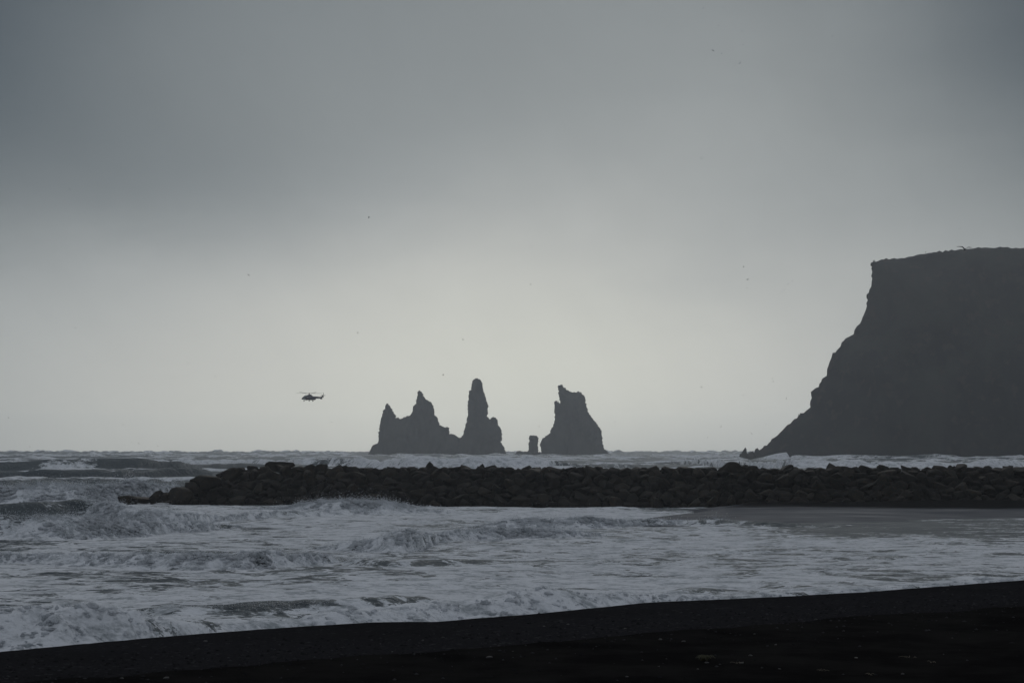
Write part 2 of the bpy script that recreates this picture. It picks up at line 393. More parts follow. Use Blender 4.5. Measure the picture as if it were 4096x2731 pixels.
def build_foam():
    """churned foam: overlapping small lumps thrown over the faces of the breakers"""
    bm = bmesh.new(); bmesh.ops.create_icosphere(bm, subdivisions=1, radius=1)
    V0 = np.array([v.co[:] for v in bm.verts]); F0_ = np.array([[v.index for v in f.verts] for f in bm.faces]); bm.free()
    V0 = np.vstack([V0])
    CRa = np.array(CR); n = 26000
    w = np.clip(CRa[:, 3] - .55, 0, 1) * np.clip(CRa[:, 2], .4, 2.5) ** 1.3; w /= w.sum()
    b = CRa[rng.choice(len(CRa), n, p=w)]
    sc = b[:, 1] / 90
    x = b[:, 0] + rng.normal(0, .3, n) * sc
    t_ = rng.normal(-.35, .75, n) * (.5 + b[:, 2])
    y = b[:, 1] + t_
    keep_ = perlin(x / (1.6 * sc), y / (1.2 * sc), 91) + .6 * perlin(x / .5, y / .5, 92) > -.05
    x, y, sc = x[keep_], y[keep_], sc[keep_]; n = len(x)
    r = (.035 + .13 * rng.random(n) ** 2.5) * sc ** .7
    z = sea_z(x, y) - r * .25
    co = V0[None] * r[:, None, None] * np.stack([rng.uniform(.8, 1.9, n), rng.uniform(.7, 1.5, n), rng.uniform(.45, 1.0, n)], 1)[:, None, :]
    co = co * (1 + .25 * rng.normal(0, 1, (n, len(V0), 1))) + np.stack([x, y, z], 1)[:, None, :]
    fc = (F0_[None] + (np.arange(n) * len(V0))[:, None, None]).reshape(-1, 3)
    me = bpy.data.meshes.new('sea_foam'); nv = n * len(V0); nf = len(fc)
    me.vertices.add(nv); me.vertices.foreach_set('co', co.astype(np.float32).ravel())
    me.loops.add(nf * 3); me.loops.foreach_set('vertex_index', fc.astype(np.int32).ravel())
    me.polygons.add(nf); me.polygons.foreach_set('loop_start', np.arange(0, nf * 3, 3, dtype=np.int32))
    me.polygons.foreach_set('use_smooth', np.ones(nf, dtype=bool)); me.update(calc_edges=True)
    me.materials.append(M_foam)
    o = bpy.data.objects.new('sea_foam', me); COL.objects.link(o)
    tag(o, 'churned white foam tumbling down the faces of the breaking waves', 'foam', None, 'stuff')
build_foam()

# ------------------------------------------------------------------ beach
ZB = 5.3
CRESTPX = [(-400,1532),(0,1501),(180,1484),(350,1469),(600,1450),(850,1435),(1000,1434),(1250,1414),(1500,1389),(1750,1379),(2000,1366),(2352,1340),(2800,1312)]
ZONEPX = [(-400,1600),(0,1582),(250,1562),(420,1548),(600,1535),(800,1520),(1000,1503),(1200,1490),(1400,1468),(1550,1458),(1700,1449),(2000,1425),(2200,1411),(2352,1403),(2800,1370)]
def px_line(P):
    P = [(x, y - 2 - 4 * x / 2352) for x, y in P]
    a = sorted([((x - CX) / F * ((H - ZB) * F / (y - YH)), (H - ZB) * F / (y - YH)) for x, y in P])
    return np.array([q[0] for q in a]), np.array([q[1] for q in a])
_cx, _cy = px_line(CRESTPX); _zx, _zy = px_line(ZONEPX)

def beach_z(X, Y):
    yc = np.interp(X, _cx, _cy) - .1
    yc = yc + np.where(X < _cx[0], (X - _cx[0]) * .35, 0) + np.where(X > _cx[-1], (X - _cx[-1]) * .35, 0)
    t = np.maximum(Y - yc, 0)
    z = ZB - .17 * (np.sqrt(t * t + 1) - 1)
    zl = np.interp(X, _zx, _zy) + .25 * perlin(X / 1.3, Y * 0, 61) + .10 * perlin(X / .35, Y * 0, 62)
    near = sstep(.12, -.12, Y - zl)
    z = z + near * (.035 + .022 * fbm(X / .55, Y / .55, 4, 63) + .02 * perlin(X / 2.3, Y / 1.4, 64)) * np.exp(-t)
    z = z + (1 - near) * .006 * fbm(X / .3, Y / .3, 3, 65)
    # faint run-up ridges, right side
    z = z + .022 * np.exp(-((Y - zl - 1.6 + .2 * perlin(X / 3, X * 0, 66)) / .16) ** 2) * sstep(0, 4, X) + .02 * np.exp(-((Y - zl - 2.4 + .3 * perlin(X / 4, X * 0, 67)) / .2) ** 2) * sstep(2, 7, X)
    return z, near, t

def bw_foot(X):      # foot of the breakwater's near face
    return 258 - (X + 50) * .235

def bank_z(X, Y):    # sand spit at the root of the breakwater
    s = (bw_foot(X) - Y)
    rt = sstep(30, 58, X); z = .78 + .50 * rt - s * (.0155 + .034 * rt) + .03 * perlin(X / 9, Y / 5, 71)
    side = sstep(16, 30, X + .35 * (bw_foot(X) - Y) - 1 + 3 * perlin(Y / 8, X / 30, 72))
    z = np.where(s < 0, .75, z)
    return -1.2 + (z + 1.2) * side

def build_beach():
    xs = np.concatenate([np.linspace(-9000, -200, 12), np.linspace(-190, -21, 40), np.arange(-20, 22, .075), np.linspace(22.5, 200, 140), np.linspace(230, 9000, 12)])
    ys = np.concatenate([np.linspace(-150, 8, 14), np.arange(9, 13, .4), np.arange(13, 31, .06), np.linspace(31.2, 60, 50), np.linspace(61, 330, 260), np.linspace(360, 8800, 14)])
    X, Y = np.meshgrid(xs.astype(np.float32), ys.astype(np.float32))
    z, near, t = beach_z(X, Y)
    z = np.where(Y > 180, -6.0, np.maximum(z, -6.0))
    bz = bank_z(X, Y)
    ok = (Y > 170) & (Y < 300)
    z = np.where(ok, np.maximum(z, bz), z)
    wet = np.where(ok, sstep(.66, .50, z + .06 * perlin(X / 6, Y / 2, 77)), 0)
    grav = (1 - near) * sstep(-1.2, .8, perlin(X / 2.2, Y / 1.1, 75) + .9 - np.abs(Y - np.interp(X, _zx, _zy) - 1.0) * .35)
    grav = np.where(Y > 60, .12, .45 + .55 * grav) * (1 - near)
    o = grid_mesh('beach', X, Y, z, M_sand, {'gravel': grav, 'wet': wet})
    tag(o, 'black volcanic sand beach with grey gravel along its crest', None, None, 'structure')
build_beach()

# ------------------------------------------------------------------ boulders
def rock_unit(seed, sub=3, planes=10, p=30, sq=(1, .85, .75), rough=.035):
    r = np.random.default_rng(seed)
    bm = bmesh.new(); bmesh.ops.create_icosphere(bm, subdivisions=sub, radius=1)
    V = np.array([v.co[:] for v in bm.verts]); Fc = [[v.index for v in f.verts] for f in bm.faces]; bm.free()
    N = r.normal(0, 1, (planes, 3)); N /= np.linalg.norm(N, axis=1)[:, None]
    D = r.uniform(.55, .95, planes)
    N = np.vstack([N, np.eye(3), -np.eye(3)]); D = np.concatenate([D, r.uniform(.9, 1.25, 6)])
    c = np.maximum(V @ N.T, 0) / D
    rad = (c ** p).sum(1) ** (-1 / p)
    rad *= 1 + rough * (perlin(V[:, 0] * 2.3 + seed, V[:, 1] * 2.3 + V[:, 2] * 1.7, seed) + .6 * perlin(V[:, 2] * 5 + seed, V[:, 0] * 5 - V[:, 1] * 4, seed + 1))
    return V * rad[:, None] * np.array(sq), Fc

ROCKS = []
for k in range(14):
    v, f = rock_unit(100 + k, sq=(1, random.uniform(.75, .95), random.uniform(.6, .85)))
    me = bpy.data.meshes.new('boulder'); me.from_pydata([tuple(map(float, q)) for q in v], [], f); me.update()
    me.materials.append(M_boulder)
    ROCKS.append((me, v, f))

XL, XR = -53.0, 74.0
def crest_z(X):      # height of the breakwater's crown
    return np.interp(X, [-53, -47, -43.5, -41.5, -40, -37.5, -33, 0, 74], [.7, 1.1, 1.9, 2.9, 3.6, 4.45, 4.66, 4.72, 4.92])

def build_breakwater():
    # inner mound of small dark rubble, one mass
    xs = np.arange(XL - 1, 130, .45); prof = []
    W = 46
    s = np.linspace(0, 1, W)
    Xg, Sg = np.meshgrid(xs, s, indexing='ij')
    cz = crest_z(Xg) - .75
    # section: near slope, crown, far slope
    d = np.interp(Sg, [0, .42, .58, 1], [-1.5, 0, 4, 13.5])
    z = np.interp(Sg, [0, .42, .58, 1], [0, 1, 1, 0])
    Zg = -1.2 + (cz + 1.2) * z
    Yg = bw_foot(Xg) + 1.2 + (d + 1.5) * 1.0 * np.where(d < 0, 1, 1)
    Yg = bw_foot(Xg) + np.interp(Sg, [0, .42, .58, 1], [.8, 8.2, 12, 20])
    Zg += .38 * perlin(Xg / .9, Sg * 22, 81) + .2 * perlin(Xg / .4, Sg * 50, 82)
    Zg = Zg * np.where(Xg < XL + 1, .4, 1)
    V = [np.stack([Xg, Yg, Zg], -1).reshape(-1, 3)]; Fs = []
    nr, ncol = Xg.shape
    idx = np.arange(nr * ncol).reshape(nr, ncol)
    Fq = np.stack([idx[:-1, :-1], idx[1:, :-1], idx[1:, 1:], idx[:-1, 1:]], -1).reshape(-1, 4).tolist()
    off = nr * ncol
    # armour stones
    stones = []
    x = XL
    tries = 0
    occupied = []
    for s_big in (.98, .84, .70, .52):
        for _ in range(3600 if s_big < .9 else 1700):
            X = random.uniform(XL + 1.5, XR); q = random.random() * 1.12
            r = s_big * random.uniform(.82, 1.12)
            cz0 = float(crest_z(X))
            if q <= 1:
                zz = .1 + (cz0 - .55) * q; yy = bw_foot(X) + 1.2 + 7.0 * q
            else:
                zz = cz0 - .45; yy = bw_foot(X) + 8.4 + (q - 1) / .12 * 3.2
            if X < -44: r = min(r, .4 + cz0 * .33); 
            P = np.array([X, yy, zz])
            okk = True
            for (Q, rq) in occupied:
                if abs(Q[0] - X) < 2.2 and np.linalg.norm(Q - P) < (r + rq) * .64: okk = False; break
            if okk: occupied.append((P, r)); stones.append((P, r, q))
    return V, Fq, off, stones

V0, F0, off, stones = build_breakwater()
# stones picked out by eye
special = [
 # src px x, y(top), Y, radius, squash, label
 ((503, 1981), 258.0, 1.10, (1.15, .9, .62), 'outermost low boulder at the seaward tip of the breakwater, washed by foam'),
 ((571, 1987), 258.0, 1.25, (1.5, .9, .42), 'long low flat boulder next to the outermost one at the breakwater tip'),
 ((626, 1965), 257.5, .98, (1.05, .9, .85), 'squarish boulder standing up third from the seaward tip of the breakwater'),
 ((662, 1969), 257.5, .85, (1.1, .9, .62), 'small rounded boulder between the squarish one and the dome shaped one at the tip'),
 ((731, 1946), 256.5, 1.60, (1.15, .9, .82), 'large dome shaped boulder where the breakwater tip rises from the water'),
 ((812, 1896), 259.0, 1.55, (1.25, .9, .9), 'big rounded boulder overhanging the seaward end of the breakwater'),
 ((774, 1934), 258.0, 1.15, (1.1, .9, .8), 'blocky boulder below the overhanging one at the seaward end'),
 ((930, 1869), 262.5, 1.45, (1.15, .9, 1.0), 'tall steep sided boulder at the corner where the level crown begins'),
 ((1112, 1851), 265.5, 1.45, (1.45, .9, .52), 'flat topped slab lying highest on the crown near the seaward end'),
 ((2925, 1849), 244.0, 1.05, (1.5, .9, .8), 'largest peaked boulder sticking up from the crown below the pointed sea rock'),
]
keep = []
for (P, r, q) in stones:
    bad = False
    for (px, py), Y, rr, sq, lab in special:
        X, Z = at(px, py, Y); Z -= rr * sq[2] * .75; C_ = np.array([X, Y, Z])
        if np.linalg.norm((P - C_) * np.array([1, .6, 1])) < (r + rr) * .62: bad = True
    if P[0] < -39.5 and P[2] > 2.9: bad = True
    if P[0] < -44.0: bad = True
    if not bad: keep.append((P, r, q))
def vis(P):    # inside the frame
    return abs(P[0] / P[1]) < .265
inside = [k for k in keep if vis(k[0])]
inside.sort(key=lambda k: -k[1])
single = inside[:290]; rest = inside[290:] + [k for k in keep if not vis(k[0])]
GROUPB = 'boulders piled on the breakwater'
for (P, r, q) in single:
    me = random.choice(ROCKS)[0]
    r *= 1.06
    o = bpy.data.objects.new('boulder', me); COL.objects.link(o)
    o.location = P; o.scale = (r * random.uniform(.9, 1.2), r, r * random.uniform(.85, 1.1))
    o.rotation_euler = (random.uniform(-.5, .5), random.uniform(-.5, .5), random.uniform(0, 6.28))
    if q > .86: tag(o, 'dark boulder forming part of the uneven top edge of the long breakwater', 'boulder', GROUPB + ' crown')
    elif q > .45: tag(o, 'dark boulder packed in the upper half of the sloping breakwater face', 'boulder', GROUPB + ' upper face')
    elif P[0] < 21: tag(o, 'dark wet boulder along the foot of the breakwater just above the surf', 'boulder', GROUPB + ' foot in the surf')
    else: tag(o, 'brownish boulder along the foot of the breakwater above the wet sand', 'boulder', GROUPB + ' foot on the sand')
for i, ((px, py), Y, rr, sq, lab) in enumerate(special):
    rr *= 1.15 if i < 5 else 1.0
    v, f = rock_unit(301 + i * 7, sq=sq, planes=16, p=18)
    X, Z = at(px, py, Y); Z -= rr * sq[2] * .75
    o = mesh_obj('boulder', v * rr, f, M_boulder, smooth=False)
    o.location = (X, Y, Z); o.rotation_euler = (0, 0, random.uniform(-.3, .3))
    tag(o, lab, 'boulder', GROUPB)
V = list(V0); Fq = list(F0)
for (P, r, q) in rest:
    _, v, f = random.choice(ROCKS)
    a = random.uniform(0, 6.28); ca, sa = math.cos(a), math.sin(a)
    R = np.array([[ca, -sa, 0], [sa, ca, 0], [0, 0, 1]])
    V.append((v * r) @ R.T + P); Fq.extend([[i + off for i in t] for t in f]); off += len(v)
rub = mesh_obj('breakwater_rubble', np.vstack(V), Fq, M_rubble)
tag(rub, 'dark rubble mound and smaller stones filling the breakwater between its boulders', 'rubble', None, 'stuff')

# ------------------------------------------------------------------ sea stacks and cliff
def zoomed(P, x0, y0, k): return [(x0 + x * k, y0 + y * k) for x, y in P]

def seg_dist(P, A, B):
    """distance of points P to polyline segments A-B"""
    best = np.full(len(P), 1e9)
    for a, b in zip(A, B):
        ab = b - a; L = (ab @ ab) + 1e-9
        t = np.clip(((P - a) @ ab) / L, 0, 1)
        d = np.linalg.norm(P - (a + t[:, None] * ab), axis=1)
        best = np.minimum(best, d)
    return best

def inside_poly(P, poly):
    c = np.zeros(len(P), bool); n = len(poly)
    for i in range(n):
        a, b = poly[i], poly[(i + 1) % n]
        cond = ((a[1] > P[:, 1]) != (b[1] > P[:, 1]))
        xx = (b[0] - a[0]) * (P[:, 1] - a[1]) / (b[1] - a[1] + 1e-12) + a[0]
        c ^= cond & (P[:, 0] < xx)
    return c

def crag(name, pts, Y, mat, R=20, k=1.5, step=1.5, nz=1.0, rough=1.1, zmin=-14, free=None, seed=1, front=None):
    """solid rock: the outline stands in the X-Z plane at distance Y, swelling towards and away from the viewer"""
    w = [at(x, y, Y) for x, y in pts]
    w = [(w[0][0] - 1, zmin)] + w + [(w[-1][0] + 1, zmin)]
    w = np.array(w)
    out = []
    for i in range(len(w)):
        a, b = w[i], w[(i + 1) % len(w)]
        L = np.linalg.norm(b - a); n = max(1, int(L / (step * .6)))
        for j in range(n):
            q = a + (b - a) * j / n
            if q[1] > zmin + 1:
                nn = np.array([b[1] - a[1], -(b[0] - a[0])]) / (L + 1e-9)
                q = q + nn * rough * float(perlin(np.array([q[0] / 2.7 + seed]), np.array([q[1] / 2.7]), seed)[0]) + nn * rough * .7 * float(perlin(np.array([q[0] / 1.1 + seed]), np.array([q[1] / 1.1]), seed + 1)[0])
            out.append(q)
    out = np.array(out)
    x0, z0 = out.min(0); x1, z1 = out.max(0)
    gx, gz = np.meshgrid(np.arange(x0, x1, step), np.arange(z0, z1, step))
    G = np.stack([gx.ravel(), gz.ravel()], 1) + rng.uniform(-.3, .3, (gx.size, 2)) * step
    G = G[inside_poly(G, out)]
    A, B = out, np.roll(out, -1, 0)
    d = seg_dist(G, A, B); G = G[d > step * .35]
    n = len(out)
    allp = [Vector(map(float, p)) for p in np.vstack([out, G])]
    vs, es, fs, *_ = delaunay_2d_cdt(allp, [(i, (i + 1) % n) for i in range(n)], [], 1, 1e-4)
    P = np.array([v[:] for v in vs])
    # distance to the visible outline only, so that the rock stays thick at the water
    keepseg = [i for i in range(n) if not (A[i][1] < zmin + .6 and B[i][1] < zmin + .6)]
    if free: keepseg = [i for i in keepseg if not free(A[i], B[i])]
    d = seg_dist(P, A[keepseg], B[keepseg])
    dall = seg_dist(P, A, B)
    edge = dall < 1e-3
    th = k * R * (1 - np.exp(-d / R))
    big = fbm(P[:, 0] / (R * .9), P[:, 1] / (R * 1.6), 4, seed + 5)
    rid = 1 - 2 * np.abs(perlin(P[:, 0] / (R * .35), P[:, 1] / (R * 1.3), seed + 9))
    sm = fbm(P[:, 0] / 3.2, P[:, 1] / 3.2, 3, seed + 12)
    disp = (big * R * .35 + rid * R * .10 + sm * .9) * nz * sstep(0, R * .4, d)
    yf = -(th * (front or 1.0) + disp); yb = th + disp * .7
    yf = np.minimum(yf, -.02 * (~edge)); yb = np.maximum(yb, .02 * (~edge))
    m = len(P)
    V = [(P[i, 0], Y + yf[i], P[i, 1]) for i in range(m)]
    bidx = {}
    for i in range(m):
        if edge[i] and d[i] < 1e-3: bidx[i] = i
        else: bidx[i] = len(V); V.append((P[i, 0], Y + yb[i], P[i, 1]))
    Fc = [tuple(f) for f in fs] + [tuple(bidx[i] for i in reversed(f)) for f in fs]
    o = mesh_obj(name, V, Fc, mat)
    bm = bmesh.new(); bm.from_mesh(o.data); bmesh.ops.recalc_face_normals(bm, faces=bm.faces); bm.to_mesh(o.data); bm.free()
    return o

Z1 = lambda P: zoomed(P, 1440, 1460, .43537)
twin = Z1([(60,850),(92,785),(110,750),(125,727),(165,720),(170,690),(167,640),(175,600),(178,560),(190,520),(198,490),(205,450),(218,415),(228,400),(238,375),(245,357),(258,357),(272,370),(285,390),(300,415),(312,445),(318,458),(328,465),(330,480),(350,483),(372,490),(393,490),(405,478),(430,467),(460,458),(470,440),(487,410),(490,372),(500,360),(512,350),(518,315),(528,275),(535,245),(548,228),(562,238),(575,262),(590,295),(605,315),(625,325),(650,333),(663,350),(668,375),(680,400),(685,435),(688,465),(705,475),(715,500),(728,520),(732,550),(755,558),(765,570),(790,568),(815,575),(818,630),(840,628),(870,640),(900,655),(918,665),(950,680),(990,720),(1030,790),(1040,850)])
pillar = Z1([(890,850),(905,720),(925,662),(945,645),(952,625),(958,590),(970,560),(980,500),(988,470),(992,440),(990,400),(987,355),(992,330),(998,290),(1000,260),(998,232),(1012,232),(1022,228),(1024,190),(1030,150),(1050,130),(1065,119),(1080,124),(1100,126),(1110,145),(1122,160),(1124,200),(1135,235),(1145,265),(1155,300),(1165,335),(1175,355),(1176,385),(1170,410),(1170,440),(1168,470),(1182,485),(1190,497),(1205,487),(1228,470),(1240,480),(1260,500),(1264,530),(1275,550),(1290,580),(1298,610),(1303,660),(1303,690),(1293,700),(1305,725),(1320,750),(1332,780),(1345,805),(1390,830),(1430,855)])
small = Z1([(1525,850),(1535,800),(1548,780),(1552,730),(1553,690),(1552,650),(1563,638),(1580,645),(1600,643),(1615,650),(1630,657),(1640,670),(1638,720),(1635,790),(1655,800),(1668,850)])
low = Z1([(1405,850),(1420,812),(1440,795),(1470,785),(1490,790),(1500,797),(1530,790),(1560,785),(1580,800),(1590,850)])
bigs = Z1([(1630,855),(1650,815),(1662,800),(1660,760),(1653,730),(1665,700),(1675,670),(1690,667),(1700,650),(1735,635),(1745,610),(1757,575),(1775,560),(1780,530),(1790,510),(1790,490),(1785,430),(1784,370),(1785,335),(1800,325),(1815,340),(1822,322),(1830,345),(1838,357),(1840,350),(1832,310),(1826,280),(1822,215),(1816,200),(1822,183),(1850,179),(1868,183),(1876,205),(1900,225),(1915,238),(1950,247),(1990,247),(2010,237),(2035,255),(2050,275),(2062,290),(2068,320),(2080,360),(2085,400),(2100,440),(2125,465),(2140,500),(2165,520),(2185,550),(2200,578),(2215,600),(2222,640),(2228,690),(2235,740),(2245,775),(2280,800),(2310,830),(2350,858)])
GS = 'basalt sea stacks off the headland'
YS = 2300
tag(crag('sea_stack', twin, YS + 25, M_stack, 20, 1.3, 1.6, seed=3), 'broad dark sea stack with two pointed peaks, leftmost in the sea', 'sea stack', GS)
tag(crag('sea_stack', pillar, YS, M_stack, 18, 1.3, 1.6, seed=13), 'tallest pillar shaped sea stack with a low shoulder on its right', 'sea stack', GS)
tag(crag('sea_stack', small, YS + 10, M_stack, 8, 1.2, 1.2, seed=23), 'small stubby column of rock between the two large sea stacks', 'sea stack', GS)
tag(crag('sea_stack', bigs, YS + 40, M_stack, 22, 1.3, 1.6, seed=33), 'massive rightmost sea stack with a hooked horn on its upper left', 'sea stack', GS)
tag(crag('skerry', low, YS - 15, M_stack, 8, 1.2, 1.2, seed=43), 'low hump of rock left of the small stubby column', 'sea rock', None)

Z6 = lambda P: zoomed(P, 3400, 960, .2959)
Z3 = lambda P: zoomed(P, 2850, 960, .5739)
YC = 1400
cl = Z3([(150,1560),(200,1525),(270,1500),(292,1478),(300,1462),(310,1452),(325,1458),(340,1452),(358,1445),(360,1432),(380,1432),(390,1415),(410,1402),(415,1390),(435,1375),(470,1340),(490,1320),(505,1303),(545,1278),(555,1265),(570,1245),(590,1240),(597,1225),(600,1210),(604,1218),(610,1208),(635,1205),(655,1185),(677,1165),(680,1120),(688,1100),(688,1060),(700,1042),(735,1020),(760,985),(765,970),(797,945),(797,920),(805,880),(815,850),(822,820),(840,790),(870,770),(888,740),(905,715),(925,685),(950,668),(980,655),(990,630),(1008,600),(1040,560),(1055,520),(1070,490),(1080,460),(1080,380)]) + \
     Z6([(235,811),(232,740),(250,705),(275,670),(286,630),(288,570),(296,520),(291,490),(287,430),(290,380),(303,355),(275,345),(280,312),(300,303),(345,290),(380,280),(425,266),(450,256),(570,253),(600,243),(640,240),(740,242),(790,232),(850,215),(950,190),(1020,182),(1100,178),(1170,165),(1370,135),(1540,123),(1640,115),(1740,104),(2100,100),(2352,104)]) + \
     [(4300,988), (4700, 975), (5200, 960), (5700, 1000), (5720, 1780)]
cliff = crag('cliff', cl, YC, M_cliff, 70, 1.1, 3.0, nz=.8, rough=.9, zmin=-12, seed=53, free=lambda a, b: a[0] > 560)
tag(cliff, 'towering dark headland with a steep cliff dropping into the sea', None, None, 'structure')
tag(crag('sea_rock', Z3([(180,1530),(190,1492),(205,1478),(228,1442),(236,1455),(240,1488),(250,1530)]), YC - 5, M_cliff, 5, 1.2, .6, rough=.15, seed=63, zmin=-6), 'sharp fin of rock standing in the surf off the cliff foot', 'sea rock', 'rocks at the cliff foot')
tag(crag('sea_rock', Z3([(225,1530),(240,1490),(262,1475),(280,1470),(290,1480),(305,1500),(315,1530)]), YC - 12, M_cliff, 5, 1.2, .6, rough=.15, seed=73, zmin=-6), 'low ragged rock between the sharp fin and the cliff foot', 'sea rock', 'rocks at the cliff foot')

# little scrub on the cliff's brow
M_leaf = plain('scrub_leaf', (0.030, 0.038, 0.020, 1), .8)
def scrub(px, py, Y, w, h, n=90):
    X, Z = at(px, py, Y)
    V, Fc = [], []
    for i in range(n):
        bx = random.gauss(0, w * .22); by = random.gauss(0, w * .22); hz = h * random.uniform(.35, 1) * math.exp(-(bx / w) ** 2 * 3)
        lean = random.uniform(-.4, .4); wd = .05
        b = len(V); V += [(bx - wd, by, -.1), (bx + wd, by, -.1), (bx + lean * hz + wd * .3, by + random.uniform(-.2, .2), hz), (bx, by + wd, -.1)]
        Fc += [(b, b + 1, b + 2), (b + 1, b + 3, b + 2), (b + 3, b, b + 2)]
    o = mesh_obj('scrub', V, Fc, M_leaf, smooth=False); o.location = (X, Y, Z)
    return o
tag(scrub(3496.5, 1048, YC - .3, 1.8, 1.9), 'tiny ragged tuft of scrub at the outer corner of the cliff top', 'shrub')

# ------------------------------------------------------------------ helicopter
M_navy = plain('navy_paint', (0.018, 0.021, 0.040, 1), .45, spec=.4)
M_white = plain('white_paint', (0.30, 0.33, 0.33, 1), .4, var=.25, scale=.8)
M_red = plain('red_paint', (0.055, 0.018, 0.02, 1), .45)
M_glass = plain('cabin_glass', (0.012, 0.014, 0.02, 1), .08)
M_pane = plain('painted_sky_pane', (0.75, 0.75, 0.72, 1), .1, var=.02)  # pale colour painted in for sky showing through the cabin windows
M_metal = plain('rotor_grey', (0.03, 0.03, 0.035, 1), .5)
M_tyre = plain('tyre_rubber', (0.012, 0.012, 0.012, 1), .8)

def build_heli():
    Yh = 1235.0; K = .0808 / FS * Yh            # metres per unit of the close survey
    ox, oz = 1075.0, 600.0
    X0, Z0 = at(1150 + ox * .0808, 1540 + oz * .0808, Yh)
    L = lambda x, z: ((x - ox) * K, (oz - z) * K)
    root = empty('helicopter', (X0, Yh, Z0))
    tag(root, 'dark navy rescue helicopter with pale nose, flying left over the sea', 'helicopter')
    def loft(name, st, mat, n=20, parent=root, power=2.6):
        V, Fc = [], []
        for (x, zt, zb, w) in st:
            cx, a = L(x, zt); _, b = L(x, zb); cz = (a + b) / 2; hh = max((a - b) / 2, .01)
            for i in range(n):
                th = 2 * math.pi * i / n
                c, s = math.cos(th), math.sin(th)
                V.append((cx, w * math.copysign(abs(c) ** (2 / power), c), cz + hh * math.copysign(abs(s) ** (2 / power), s)))
        for j in range(len(st) - 1):
            for i in range(n): Fc.append((j * n + i, j * n + (i + 1) % n, (j + 1) * n + (i + 1) % n, (j + 1) * n + i))
        Fc.append(tuple(range(n - 1, -1, -1))); Fc.append(tuple((len(st) - 1) * n + i for i in range(n)))
        return mesh_obj(name, V, Fc, mat, parent)
    loft('fuselage', [(694,668,688,.12),(715,632,697,.65),(745,606,704,.95),(790,566,716,1.25),(850,522,728,1.5),(900,496,735,1.6),(1000,490,739,1.7),(1120,490,741,1.7),(1220,510,741,1.7),(1270,545,741,1.6),(1345,551,739,1.3),(1385,554,715,1.05),(1425,557,662,.75)], M_navy)
    loft('tail_boom', [(1415,555,664,.74),(1500,563,660,.6),(1600,573,655,.45),(1660,582,652,.36)], M_navy, 16)
    loft('engine_cowling', [(1005,486,520,.5),(1030,466,530,.85),(1080,458,540,1.0),(1150,460,540,1.0),(1200,488,545,.95),(1240,528,555,.8),(1265,547,560,.6)], M_navy, 16)
    def plate(name, pts, y0, y1, mat, parent=root):
        n = len(pts); V = [(L(x, z)[0], y, L(x, z)[1]) for y in (y0, y1) for x, z in pts]
        Fc = [tuple(range(n)), tuple(range(2 * n - 1, n - 1, -1))] + [(i, (i + 1) % n, n + (i + 1) % n, n + i) for i in range(n)]
        o = mesh_obj(name, V, Fc, mat, parent, smooth=False)
        bm = bmesh.new(); bm.from_mesh(o.data); bmesh.ops.recalc_face_normals(bm, faces=bm.faces); bm.to_mesh(o.data); bm.free()
        return o
    plate('tail_fin', [(1590,652),(1615,680),(1645,696),(1692,690),(1732,673),(1708,640),(1740,600),(1788,545),(1802,510),(1795,490),(1770,484),(1716,494),(1736,508),(1700,545),(1655,582),(1600,576)], -.16, .16, M_navy)
    plate('tail_bumper', [(1700,672),(1745,692),(1738,696),(1690,684)], -.05, .05, M_metal)
    # stabiliser, a thin wing lying across
    xa, za = L(1618, 537); xb, zb = L(1702, 540)
    V = [(xa, -2.2, za), (xb, -2.2, za), (xb, 0, za), (xa + .2, 0, za), (xa, -2.2, za + .08), (xb, -2.2, za + .08), (xb, 0, za + .1), (xa + .2, 0, za + .1)]
    mesh_obj('stabiliser', V, [(0, 1, 2, 3), (7, 6, 5, 4), (0, 4, 5, 1), (1, 5, 6, 2), (2, 6, 7, 3), (3, 7, 4, 0)], M_navy, root, False)
    # skin panels standing a little proud of the near side
    def skin(name, pts, mat, y):
        return plate(name, pts, y, y + .25, mat)
    skin('nose_panel', [(800,600),(840,545),(900,520),(975,530),(985,556),(930,575),(890,590),(880,640),(925,675),(940,700),(900,722),(830,716),(790,690),(780,640)], M_white, -1.66)
    skin('sliding_door', [(945,585),(1048,585),(1048,728),(950,720),(930,670),(915,620)], M_red, -1.73)
    skin('cockpit_window', [(772,612),(800,575),(838,556),(846,600),(800,628)], M_glass, -1.58)
    skin('side_window', [(856,585),(893,585),(893,625),(856,632)], M_glass, -1.72)
    for x in (990, 1020, 1115):
        skin('cabin_window', [(x,595),(x+22,595),(x+22,622),(x,618)], M_pane, -1.76)
    def tube(name, a, b, r, mat, parent=root, r2=None, n=10):
        a, b = Vector(a), Vector(b); d = (b - a); q = d.to_track_quat('Z', 'Y')
        V = []
        for p, rr in ((a, r), (b, r2 or r)):
            for i in range(n): V.append(p + q @ Vector((rr * math.cos(2 * math.pi * i / n), rr * math.sin(2 * math.pi * i / n), 0)))
        Fc = [(i, (i + 1) % n, n + (i + 1) % n, n + i) for i in range(n)] + [tuple(range(n - 1, -1, -1)), tuple(range(n, 2 * n))]
        return mesh_obj(name, V, Fc, mat, parent)
    hx, hz = L(1075, 408)
    rotor = tube('rotor_mast', (hx, 0, L(0, 460)[1]), (hx, 0, hz), .22, M_metal, r2=.3)
    hub = tube('rotor_hub', (hx, 0, hz - .28), (hx, 0, hz + .34), .5, M_metal, r2=.36, n=14); hub.parent = rotor
